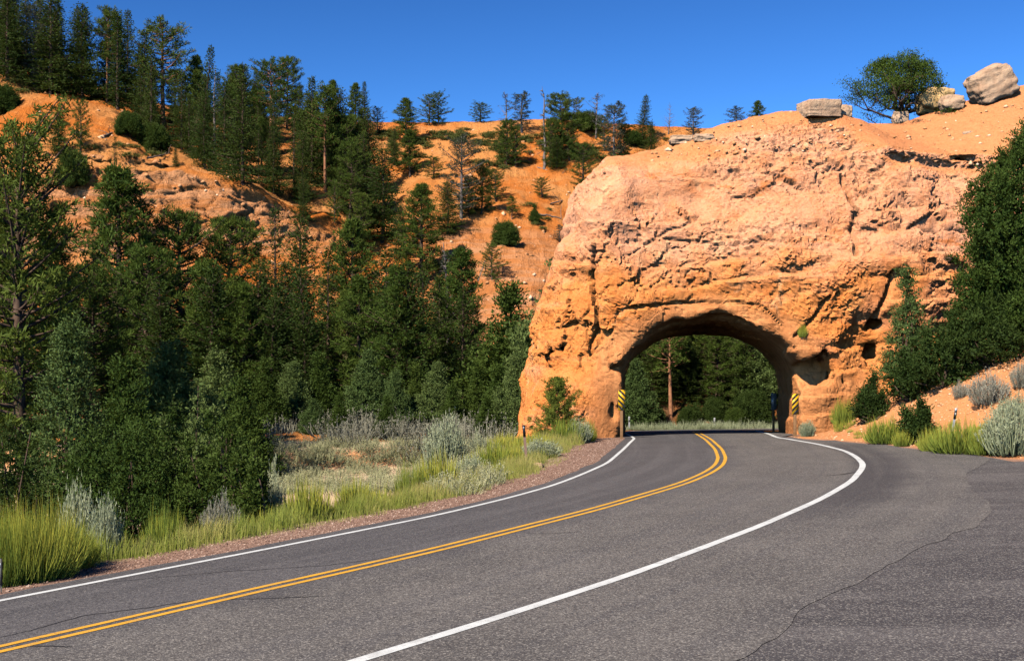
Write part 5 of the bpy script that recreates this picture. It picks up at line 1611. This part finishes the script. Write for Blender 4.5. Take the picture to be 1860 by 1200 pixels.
for i in range(120):
    px = float(sr.uniform(1080, 1470)); d = float(sr.uniform(87.0, 93))
    x = (px - 930) * d / F
    it.append(((small_s, small_r)[i % 2], x, d, drop(x, d, (bvh_hill,)) - 0.05, float(sr.uniform(0.5, 1.1)), float(sr.uniform(0.9, 1.4))))
scatter('far_verge_brush', it, M['sage'], 'pale brush along the far road edge beyond the tunnel', 'brush')
# rabbitbrush running on through the left verge, and tufts under the right bank
it = []
ca = resample(lft, 900)
dirs = unit(np.gradient(ca, axis=0)); nrm2 = np.c_[-dirs[:, 1], dirs[:, 0]]
def verge(smin, smax, n, ylo=8, yhi=50):
    k = sr.integers(0, len(ca), n * 3)
    k = k[(ca[k, 1] > ylo) & (ca[k, 1] < yhi) & (ca[k, 0] < 6)][:n]
    s_ = sr.uniform(smin, smax, len(k))
    return ca[k] + nrm2[k] * s_[:, None], s_
pts, s_ = verge(3.2, 6.0, 170)
for (x, y), q in zip(pts, s_):
    it.append((small_r, x, y, drop(x, y, (bvh_ground,)) - 0.03, float(sr.uniform(0.6, 1.05)), float(sr.uniform(0.8, 1.3))))
for i in range(60):
    p = hit(float(sr.uniform(1470, 1860)), float(sr.uniform(770, 815)), (bvh_ground,))
    if p is not None and p.z > road_z(p.x, p.y) + 0.02:
        it.append((small_r, p.x, p.y, p.z - 0.03, float(sr.uniform(0.25, 0.55)), 1.1))
scatter('verge_brush', it, M['rabbit'], 'low rabbitbrush running on through the roadside verge', 'brush')

# grass blades of the left verge
def blades(P, hgt, w, lean):
    n = len(P)
    a = sr.random(n) * 6.283
    side = np.c_[np.cos(a), np.sin(a), np.zeros(n)] * w[:, None] * 0.5
    ln = np.c_[np.cos(a * 1.7 + 1), np.sin(a * 1.7 + 1), np.zeros(n)] * (lean * hgt)[:, None]
    up = np.c_[np.zeros(n), np.zeros(n), hgt]
    V = np.stack([P - side, P + side, P + up * 0.55 + ln * 0.3 + side * 0.8, P + up * 0.55 + ln * 0.3 - side * 0.8, P + up * 0.95 + ln], 1)
    b_ = np.arange(n)[:, None] * 5
    fc = np.concatenate([b_ + np.array([[0, 1, 2]]), b_ + np.array([[0, 2, 3]]), b_ + np.array([[3, 2, 4]])])
    return V.reshape(-1, 3), fc
pts, s_ = verge(1.7, 4.9, 100000)
cl = fbm(pts[:, 0] * 1.1, pts[:, 1] * 1.1, 2.2, 3); cl2 = fbm(pts[:, 0] * 0.35, pts[:, 1] * 0.35, 7.2, 2)
edge_k = sstep(1.85, 2.7, s_ + 0.6 * cl)
kp = sr.random(len(pts)) < np.clip(0.04 + 1.0 * edge_k + 0.5 * cl, 0, 1)
pts, s_, cl, cl2, edge_k = pts[kp], s_[kp], cl[kp], cl2[kp], edge_k[kp]
zz = np.array([drop(x, y, (bvh_ground,)) for x, y in pts[::6]]); zz = np.repeat(zz, 6)[:len(pts)]
zz = ground_z(pts[:, 0], pts[:, 1])[0]
hg = (0.14 + 0.30 * edge_k) * (1 + 0.9 * cl) * sr.uniform(0.5, 1.25, len(pts))
gv2, gf2 = blades(np.c_[pts, zz - 0.02], hg, sr.uniform(0.006, 0.014, len(pts)), sr.uniform(0.05, 0.45, len(pts)))
dry = np.clip(sstep(-0.05, 0.3, cl2 + 0.12) * 0.85 + (1 - edge_k) * 0.8 + 0.15, 0, 1) * (sr.random(len(pts)) < 0.8)
tp = np.tile(np.array([0.25, 0.25, 0.6, 0.6, 1.0]), len(pts)) * np.repeat(dry, 5)
tag(link('grass', make_mesh('grass', gv2, gf2, M['grass'], False, {'tint': np.repeat(np.clip(sr.random(len(pts)) * 0.7 + 0.5 * cl + 0.15, 0, 1), 5), 'tip': tp})), 'tall green and straw-coloured grass along the left verge', 'grass', None, 'stuff')

# loose stones: gravel shoulder, scree of the right bank
octv = np.array([(1, 0, 0), (-1, 0, 0), (0, 1, 0), (0, -1, 0), (0, 0, 1), (0, 0, -1)], float)
octf = np.array([(0, 2, 4), (2, 1, 4), (1, 3, 4), (3, 0, 4), (2, 0, 5), (1, 2, 5), (3, 1, 5), (0, 3, 5)])
def stones(name, P, size, mat, label):
    n = len(P)
    q = octv[None] * (1 + 0.35 * sr.normal(size=(n, 6, 1))) * size[:, None, None] * np.array([1, 1, 0.65])
    a = sr.random(n) * 6.283
    c_, s2 = np.cos(a)[:, None], np.sin(a)[:, None]
    V = np.stack([q[..., 0] * c_ - q[..., 1] * s2, q[..., 0] * s2 + q[..., 1] * c_, q[..., 2]], -1) + P[:, None, :]
    fc = (np.arange(n)[:, None, None] * 6 + octf[None]).reshape(-1, 3)
    return tag(link(name, make_mesh(name, V.reshape(-1, 3), fc, mat, False, {'shade': np.repeat(sr.random(n), 6)})), label, 'stones', None, 'stuff')
def stone_material(name, a_, b_, c_):
    m, nt, out = new_mat(name); b = NB(nt)
    s = b.attr('shade')
    c = b.mix(s, a_, b_); c = b.mix(b.mapr(s, 0.8, 1.0, 0, 0.8), c, c_)
    finish(nt, out, b.bsdf(c, 0.9, None, 0.15)); return m
M['gravel'] = stone_material('gravel_stones', (0.10, 0.055, 0.04), (0.29, 0.17, 0.12), (0.45, 0.33, 0.26))
M['scree'] = stone_material('scree_stones', (0.48, 0.20, 0.075), (0.74, 0.40, 0.21), (0.82, 0.58, 0.40))
pts, s_ = verge(0.42, 2.45, 23000, 9, 53)
kp = sr.random(len(pts)) < sstep(0.40, 0.62, s_) * 0.9 + 0.1
pts, s_ = pts[kp], s_[kp]
zz = ground_z(pts[:, 0], pts[:, 1])[0]
stones('gravel', np.c_[pts, zz], sr.uniform(0.010, 0.034, len(pts)), M['gravel'], 'reddish brown gravel of the left road shoulder')
bp = []
for i in range(5200):
    p = hit(float(sr.uniform(1405, 1870)), float(sr.uniform(630, 838)), (bvh_ground,))
    if p is not None and p.z > float(road_z(p.x, p.y)) - 0.02 and p.y < 56: bp.append((p.x, p.y, p.z))
bp = np.array(bp)
stones('scree', bp, 0.02 + 0.07 * sr.random(len(bp)) ** 4, M['scree'], 'loose orange stones on the right-hand bank')
bp = []
for i in range(1500):
    p = hit(float(sr.uniform(1180, 1870)), float(sr.uniform(150, 300)), (bvh_rock,))
    if p is not None and p.z > 13.0: bp.append((p.x, p.y, p.z))
bp = np.array(bp)
stones('rubble', bp, 0.015 + 0.16 * sr.random(len(bp)) ** 6, M['scree'], 'loose orange rubble on top of the rock')
# low green mats on the far slope
r_mat = arrays(build_bush(74, [(0, 0, 0.2, 0.5), (0.5, 0.2, 0.15, 0.4), (-0.4, 0.3, 0.15, 0.45), (0.1, -0.4, 0.15, 0.4)], clumps=9, per=16, leaf=0.17, spread=0.15, stems=1)[1])
it = []
for (x0, x1, y0, y1, n) in ((790, 870, 236, 262, 22), (870, 1000, 236, 275, 34), (700, 790, 245, 300, 16), (650, 720, 240, 270, 10), (860, 960, 255, 330, 14), (1000, 1130, 240, 290, 18), (1120, 1330, 228, 262, 14), (20, 110, 145, 175, 10), (100, 330, 190, 285, 16), (900, 1010, 330, 440, 8), (640, 730, 380, 400, 8)):
    for i in range(n):
        p = hit(float(sr.uniform(x0, x1)), float(sr.uniform(y0, y1)), (bvh_hill,))
        if p is not None: it.append((r_mat, p.x, p.y, p.z - 0.05, float(sr.uniform(0.28, 0.6)), float(sr.uniform(1.6, 3.2))))
scatter('ground_cover', it, M['mat_green'], 'low green mats of manzanita on the far orange slope', 'ground cover')
bp = []
for i in range(1500):
    p = hit(float(sr.uniform(0, 1330)), float(sr.uniform(150, 560)), (bvh_hill,))
    if p is not None: bp.append((p.x, p.y, p.z))
bp = np.array(bp)
stones('hill_stones', bp, 0.05 + 0.35 * sr.random(len(bp)) ** 5, M['scree'], 'scattered orange stones on the far slope')
# ------------------------------------------------------------------ boulders and the old juniper on top of the rock
def boulder_material(name, a_, b_, c_):
    m, nt, out = new_mat(name); b = NB(nt)
    p = b.coord()
    n1 = b.noise(p, 1.3, 6, 0.65, 0.4); n2 = b.noise(p, 7.0, 5, 0.7)
    c = b.mix(b.mapr(n1, 0.35, 0.65), a_, b_)
    c = b.mix(b.mapr(b.noise(b.scale(p, 0.5, 0.5, 3.0), 1.2, 5, 0.65), 0.52, 0.66, 0, 0.8, True), c, c_)
    h = b.math('ADD', n2, b.math('MULTIPLY', n1, 1.5))
    finish(nt, out, b.bsdf(c, 0.9, b.bump(h, 0.7, 0.10), 0.15)); return m
M['boulder'] = boulder_material('pale_boulder', (0.41, 0.245, 0.15), (0.50, 0.335, 0.215), (0.32, 0.21, 0.145))
M['boulder_y'] = boulder_material('yellow_boulder', (0.50, 0.30, 0.12), (0.58, 0.37, 0.17), (0.38, 0.22, 0.11))

def boulder_mesh(name, size, seed, square=0.5, rough=0.12, mat='boulder', cuts=22, taper=(0, 0), strata=0.05):
    g = np.linspace(-1, 1, cuts)
    V, Fc = [], []; n = 0
    for ax in range(3):
        for sg in (-1, 1):
            a, b_ = np.meshgrid(g, g, indexing='ij')
            P = np.zeros(a.shape + (3,)); P[..., ax] = sg; P[..., (ax + 1) % 3] = a; P[..., (ax + 2) % 3] = b_ * sg
            V.append(P.reshape(-1, 3)); Fc.append(grid_faces(cuts, cuts) + n); n += cuts * cuts
    V = np.concatenate(V); Fc = np.concatenate(Fc)
    key = np.round(V * 1e4).astype(np.int64)
    _, first, inv = np.unique(key, axis=0, return_index=True, return_inverse=True)
    V = V[first]; Fc = inv.ravel()[Fc]
    sph = unit(V)
    V = sph * (1 - square) + V * square * 0.86
    V[:, 0] += taper[0] * V[:, 2]; V[:, 2] *= 1 + taper[1] * V[:, 0]
    o_ = seed * 7.3
    nn = fbm(V[:, 0] * 1.1 + o_, V[:, 1] * 1.1, V[:, 2] * 1.1, 4) * 2.0 * rough + strata * fbm(V[:, 0] * 0.8, V[:, 1] * 0.8 + o_, V[:, 2] * 5.0, 3)
    ch = np.maximum(0, fbm(V[:, 0] * 0.7 + o_ * 2, V[:, 1] * 0.7, V[:, 2] * 0.7 + 4, 2)) * rough * 2.5
    V = V * (1 + nn - ch)[:, None] * np.asarray(size) * 0.5
    return make_mesh(name, V, Fc, M[mat], True)

def boulder(x0, y0, x1, y1, d, label, seed, depth=0.8, group='boulders on top of the rock', rot=0.0, tilt=0.0, sink=0.12, **kw):
    """a boulder that spans the photo box x0..x1, y0..y1 at d metres"""
    w = (x1 - x0) * d / F; h = (y1 - y0) * d / F
    c = W((x0 + x1) / 2, (y0 + y1) / 2, d)
    o = link('boulder', boulder_mesh('boulder', (w, w * depth, h * 1.02), seed, **kw))
    o.location = c - np.array([0, 0, sink]); o.rotation_euler = (0, tilt, rot)
    return tag(o, label, 'boulder', group)
def crest_d(px, py):
    """distance of the rock surface seen at a photo pixel, searching a little lower on the skyline"""
    for k in range(60):
        p = hit(px, py + k, (bvh_rock,))
        if p is not None: return p
    return Vector((0, 61, 15))
def top_boulder(x0, y0, x1, y1, label, seed, back=0.4, **kw):
    p = crest_d((x0 + x1) / 2, y1)
    d = p.y + back
    return boulder(x0, y0, x1, y1, d, label, seed, **kw)
top_boulder(1448, 178, 1526, 214, 'flat-topped block-shaped pale boulder at left of the rock top', 1, square=0.9, rough=0.05, depth=0.7, rot=0.25, tilt=-0.03)
top_boulder(1522, 186, 1550, 213, 'small pale boulder touching the flat-topped block', 2, square=0.5, rough=0.12)
top_boulder(1619, 198, 1651, 224, 'small brownish boulder at the foot of the old juniper', 3, square=0.5, rough=0.14)
top_boulder(1660, 157, 1735, 206, 'yellowish rounded boulder right of the old juniper', 4, square=0.3, rough=0.12, mat='boulder_y', depth=0.9, back=0.8)
top_boulder(1706, 168, 1752, 200, 'brown boulder leaning on the yellowish rounded one', 5, square=0.4, rough=0.12, back=0.0)
top_boulder(1754, 116, 1846, 187, 'biggest boulder, tilted grey-tan slab on the upper right skyline', 6, square=0.6, rough=0.10, depth=0.6, tilt=-0.42, rot=0.2, strata=0.10)
top_boulder(1213, 243, 1262, 262, 'thin flat slab lying on the left shoulder of the rock', 7, square=0.7, rough=0.12, sink=0.1)
top_boulder(1256, 240, 1300, 257, 'pale flat slab right of the thin one on rock shoulder', 8, square=0.7, rough=0.12, sink=0.1)
top_boulder(1748, 235, 1768, 248, 'little stone on the smooth soil slope under the biggest boulder', 9, square=0.4, rough=0.15, sink=0.08)
top_boulder(1795, 236, 1806, 243, 'tiny pale stone right of the little one on soil slope', 10, square=0.4, rough=0.15, sink=0.05)
p = hit(975, 850, (bvh_ground,))
boulder(963, 838, 988, 852, p.y, 'flat pale stone in the gravel by the brown roadside post', 11, group='stones by the road', square=0.4, sink=0.03)

def build_gnarled(seed, H, R):
    r = np.random.default_rng(seed); wd, lf = Wood(), Leaves()
    tips = []
    def grow(p, d, L, rad, lev):
        k = 6; P = [p]; dd = d.copy()
        for i in range(k):
            dd = unit(dd + r.normal(0, 0.20, 3) + np.array([0, 0, 0.03])); P.append(P[-1] + dd * L / k)
        P = np.array(P); wd.tube(P, np.linspace(rad, rad * 0.55, k + 1), 6 if lev < 2 else 4)
        if lev >= 3:
            tips.append(P[-1]); tips.append(P[-3]); return
        for j in range(3 if lev else 14):
            a = r.random() * 6.283
            q = P[-1] if j < 2 else P[int(r.integers(2, k))]
            if lev == 0:
                a = j * 2.399 + r.normal(0, 0.2); el = 0.05 + 1.3 * ((j + 0.5) / 14) ** 1.5
                nd_ = np.array([math.cos(a) * R / H, math.sin(a) * R / H, el])
                q = P[int(r.integers(1, k))]
                grow(q, unit(nd_), (H * 0.36 + R * 0.12) * r.uniform(0.8, 1.15), rad * 0.5, 1)
            else:
                grow(q, unit(dd + r.normal(0, 0.55, 3) + np.array([0, 0, 0.15])), L * r.uniform(0.5, 0.72), rad * 0.52, lev + 1)
    grow(np.array([0, 0, -0.1]), np.array([0.1, 0, 1.0]), H * 0.28, 0.17, 0)
    T = np.array(tips)
    def fit(q):
        q = q.copy(); u = q[:, 2:3] / T[:, 2].max()
        q[:, :2] = (q[:, :2] - c0 * u) * np.array([R / ex, R / ex]) ; q[:, 2] *= H * 0.96 / T[:, 2].max()
        return q
    c0 = T[:, :2].mean(axis=0); ex = np.percentile(np.abs(T[:, 0] - c0[0]), 96)
    wd.v = [fit(q) for q in wd.v]; T = fit(T)
    for t in T:
        if t[2] < 0.38 * H and r.random() < 0.7: continue
        n = 70
        lf.add(t + r.normal(0, 0.22, (n, 3)) * np.array([1.25, 1.25, 0.7]), r.normal(0, 0.6, (n, 3)) + np.array([0, 0, 0.5]), 0.12 * r.uniform(0.6, 1.3, n), 0.05, np.clip(0.6 * r.random() + 0.5 * r.random(n), 0, 1))
    for i in range(420):                              # leafy shell of the crown, with gaps
        a = r.random() * 6.283; u = r.random() ** 0.6; q = math.sqrt(r.random())
        rad = R * 0.98 * math.sqrt(max(0.02, 1 - (u * 1.02 - 0.12) ** 2 / 0.85)) * (0.55 + 0.45 * q)
        t = np.array([math.cos(a) * rad, math.sin(a) * rad, H * (0.36 + 0.6 * u) - 0.05])
        if pnoise(t[0] * 1.1 + 3, t[1] * 1.1, t[2] * 1.4) < -0.12: continue
        n = 42
        lf.add(t + r.normal(0, 0.15, (n, 3)) * np.array([1.25, 1.25, 0.7]), r.normal(0, 0.6, (n, 3)) + np.array([0, 0, 0.5]), 0.12 * r.uniform(0.6, 1.3, n), 0.05, np.clip(0.6 * r.random() + 0.5 * r.random(n), 0, 1))
    return wd.mesh('trunk', M['bark']), lf.mesh('crown', M['pine'])
p = crest_d(1632, 214)
gd = p.y + 1.3
gz = drop((1632 - 930) * gd / F, gd, (bvh_rock,))
gh = CZ - (102 - YH) * gd / F - gz
root = empty('juniper_tree', ((1632 - 930) * gd / F, gd, gz))
a_, b_ = build_gnarled(5, gh, 2.5)
link('trunk', a_, root); link('crown', b_, root)
tag(root, 'old spreading juniper with bare twisted limbs on top of the rock', 'tree')

# ------------------------------------------------------------------ fallen wood
def log_between(x0, y0, x1, y1, label, r0=0.11, seed=0, branches=3):
    a = hit(x0, y0, (bvh_hill,)); b_ = hit(x1, y1, (bvh_hill,))
    a = np.array(a); b_ = np.array(b_)
    r = np.random.default_rng(seed); wd = Wood()
    s = np.linspace(0, 1, 9)[:, None]
    P = a * (1 - s) + b_ * s + np.array([0, 0, r0 * 0.8])
    P[:, 2] = np.maximum(P[:, 2], [drop(q[0], q[1], (bvh_hill,)) + r0 * 0.6 for q in P])
    P += np.cumsum(r.normal(0, 0.03, P.shape), axis=0)
    mid = a
    wd.tube(P - mid, np.linspace(r0, r0 * 0.45, 9), 7)
    root = empty('fallen_log', tuple(mid))
    link('trunk', wd.mesh('trunk', M['log']), root)
    for k in range(branches):
        q = P[int(r.integers(3, 9))] - mid
        w2 = Wood(); e = q + r.normal(0, 0.5, 3) + np.array([0, 0, 0.5])
        w2.tube(np.stack([q, (q + e) / 2 + r.normal(0, 0.08, 3), e]), [r0 * 0.35, r0 * 0.25, 0.015], 5)
        link('branch', w2.mesh('branch', M['log']), root)
    return tag(root, label, 'log', 'fallen logs on the slope')
log_between(976, 391, 1022, 400, 'grey log lying right of the little upright juniper', 0.13, 1)
log_between(1000, 372, 1024, 366, 'short curved log above the grey one near the rock', 0.10, 2, 1)
log_between(700, 246, 760, 258, 'thin dark log lying below the far crest', 0.09, 3)
log_between(268, 290, 306, 281, 'dark fallen branch on the orange slope above the cliff', 0.10, 4)
log_between(184, 252, 206, 240, 'black dead stump with spreading limbs on the orange slope', 0.12, 5, 4)
log_between(975, 304, 1020, 316, 'pale dead stem lying at the foot of the tallest snag', 0.09, 6)
log_between(868, 512, 884, 470, 'slanting dead stem beside the bushy pine on the pale slope', 0.08, 7)

# ------------------------------------------------------------------ road furniture
M['sign_yellow'] = plain_material('sign_yellow', (0.66, 0.35, 0.010), 0.45, var=0.06)
M['sign_black'] = plain_material('sign_black', (0.012, 0.012, 0.013), 0.5, var=0.1)
M['sign_back'] = plain_material('sign_back', (0.30, 0.31, 0.33), 0.5, 0.6, var=0.1)
M['post_wood'] = plain_material('brown_post', (0.24, 0.125, 0.055), 0.85, var=0.3, scale=9)
M['post_brown'] = plain_material('brown_delineator', (0.20, 0.12, 0.085), 0.6, var=0.2)
M['post_white'] = plain_material('white_delineator', (0.30, 0.30, 0.30), 0.55, var=0.12)
M['post_grey'] = plain_material('grey_post', (0.085, 0.075, 0.065), 0.7, var=0.2)
M['reflector'] = plain_material('reflector', (0.42, 0.42, 0.41), 0.3, var=0.05)

def box_arrays(x0, x1, y0, y1, z0, z1):
    v = np.array([(x, y, z) for x in (x0, x1) for y in (y0, y1) for z in (z0, z1)], float)
    f_ = np.array([(0, 1, 3, 2), (4, 6, 7, 5), (0, 4, 5, 1), (2, 3, 7, 6), (0, 2, 6, 4), (1, 5, 7, 3)])
    return v, f_
def box(name, x0, x1, y0, y1, z0, z1, mat, parent=None, bevel=0.0):
    v, f_ = box_arrays(x0, x1, y0, y1, z0, z1)
    o = link(name, make_mesh(name, v, f_, M[mat]), parent)
    if bevel:
        md = o.modifiers.new('bevel', 'BEVEL'); md.width = bevel; md.segments = 2
    return o
def clip_poly(poly, nx, nz, c):
    out = []
    for i in range(len(poly)):
        a, b_ = poly[i], poly[(i + 1) % len(poly)]
        da = a[0] * nx + a[1] * nz - c; db = b_[0] * nx + b_[1] * nz - c
        if da <= 0: out.append(a)
        if da * db < 0:
            t = da / (da - db); out.append((a[0] + (b_[0] - a[0]) * t, a[1] + (b_[1] - a[1]) * t))
    return out
def marker(loc, slope, label, name='object_marker', back=False, rz=0.0, post_h=1.05):
    root = empty(name, loc, rz)
    PW, PHt = 0.305, 0.915
    z0 = post_h; z1 = post_h + PHt
    box('post', -0.06, 0.06, -0.055, 0.055, -0.3, z0 + 0.55, 'post_wood', root, 0.008)
    fr = -0.062
    plate = box('panel', -PW / 2, PW / 2, fr - 0.004, fr, z0, z1, 'sign_back' if back else 'sign_yellow', root)
    if not back:
        period = 0.245 * math.sqrt(0.5)
        for k in range(-4, 9):
            c0 = k * period; c1 = c0 + period * 0.5
            poly = [(-PW / 2 + 0.004, z0 + 0.004), (PW / 2 - 0.004, z0 + 0.004), (PW / 2 - 0.004, z1 - 0.004), (-PW / 2 + 0.004, z1 - 0.004)]
            poly = [(x, z - z0) for x, z in poly]
            nx, nz = math.sqrt(0.5) * slope, math.sqrt(0.5)
            poly = clip_poly(poly, nx, nz, c1)
            if len(poly) > 2: poly = clip_poly(poly, -nx, -nz, -c0)
            if len(poly) > 2:
                n = len(poly)
                me = bpy.data.meshes.new('stripe')
                me.from_pydata([(x, fr - 0.0065, z + z0) for x, z in poly] + [(x, fr - 0.0042, z + z0) for x, z in poly], [],
                               [tuple(range(n))] + [(i, i + n, (i + 1) % n + n, (i + 1) % n) for i in range(n)])
                me.materials.append(M['sign_black'])
                link('stripe', me, plate)
        for z in (z0 + 0.12, z1 - 0.12):
            v, f_ = box_arrays(-0.012, 0.012, fr - 0.012, fr - 0.0045, z - 0.012, z + 0.012)
            link('bolt', make_mesh('bolt', v, f_, M['sign_back']), root)
    return tag(root, label, 'sign', 'object markers at the tunnel')
def rock_front(px, py, d):
    x, y, z = W(px, py, d)
    return (x, y, drop(x, y, (bvh_ground,)))
l1 = rock_front(1129, 785, 51.6)
marker(l1, 1.0, 'yellow and black striped marker at the left side of the tunnel', post_h=CZ - (745 - YH) * 51.6 / F - l1[2])
l2 = rock_front(1444, 787, 51.3)
marker(l2, -1.0, 'yellow and black striped marker at the right side of the tunnel', post_h=CZ - (752 - YH) * 51.3 / F - l2[2], rz=0.05)
l3 = W(1405, 790, 63.5)
l3 = (l3[0], l3[1], drop(l3[0], l3[1], (bvh_ground, bvh_hill)))
marker(l3, 1.0, 'grey back of a marker at the far end of the tunnel, right side', back=True, post_h=1.25)

def delineator(loc, h, wood, lean, label, band='sign_black', top=None, w=0.09):
    root = empty('delineator_post', loc)
    root.rotation_euler = (0, lean, 0)
    # flat flexible post with a rounded top, its edges folded back
    n = 9
    prof = [(-w / 2, -0.35)] + [(-w / 2 * math.cos(a), h - w / 2 + w / 2 * math.sin(a)) for a in np.linspace(0, math.pi, n)] + [(w / 2, -0.35)]
    k = len(prof)
    fold = lambda x: 0.018 * (abs(x) / (w / 2)) ** 2
    v = [(x, fold(x), z) for x, z in prof] + [(x, fold(x) + 0.006, z) for x, z in prof]
    me = bpy.data.meshes.new('post')
    me.from_pydata(v, [], [tuple(range(k)), tuple(range(2 * k - 1, k - 1, -1))] + [(i, i + k, (i + 1) % k + k, (i + 1) % k) for i in range(k)])
    me.materials.append(M[wood]); link('post', me, root)
    z1 = h - (0.10 if top else 0.01); z0 = h - (0.36 if top else 0.40)
    box('band', -w / 2 - 0.003, w / 2 + 0.003, -0.006, 0.028, z0, z1, band, root)
    if top: box('cap', -w / 2 - 0.002, w / 2 + 0.002, -0.005, 0.027, z1 + 0.001, h + 0.003, top, root)
    v, f_ = box_arrays(-w * 0.25, w * 0.25, -0.010, -0.0065, z1 - 0.13, z1 - 0.06)
    link('reflector', make_mesh('reflector', v, f_, M['reflector' if top else 'sign_back']), root)
    return tag(root, label, 'post', 'roadside delineator posts')
def at_ground(px, py, d):
    x, y, z = W(px, py, d); return (x, y, drop(x, y, (bvh_ground, bvh_hill)))
b0 = at_ground(957, 838, 39.8)
delineator(b0, CZ - (771 - YH) * 39.8 / F - b0[2], 'post_brown', -0.08, 'brown post with black top panel on the left verge')
b1 = at_ground(1724, 820, 38.7)
delineator(b1, CZ - (740 - YH) * 38.7 / F - b1[2], 'post_white', 0.16, 'leaning white post with black band in the green brush', top='reflector', w=0.075)
b2 = at_ground(1, 1062, 17.2)
delineator(b2, CZ - (1013 - YH) * 17.2 / F - b2[2], 'post_grey', 0.0, 'pale post stub at the lower left edge of picture', band='post_grey', w=0.024)
b3 = at_ground(1143, 770, 88)
delineator(b3, 1.1, 'post_white', 0.0, 'thin pale post inside left of the tunnel view', band='post_white', w=0.12)
b4 = at_ground(1298, 770, 88)
delineator(b4, 1.0, 'post_white', 0.0, 'thin pale post in the middle of the tunnel view', band='post_white', w=0.12)
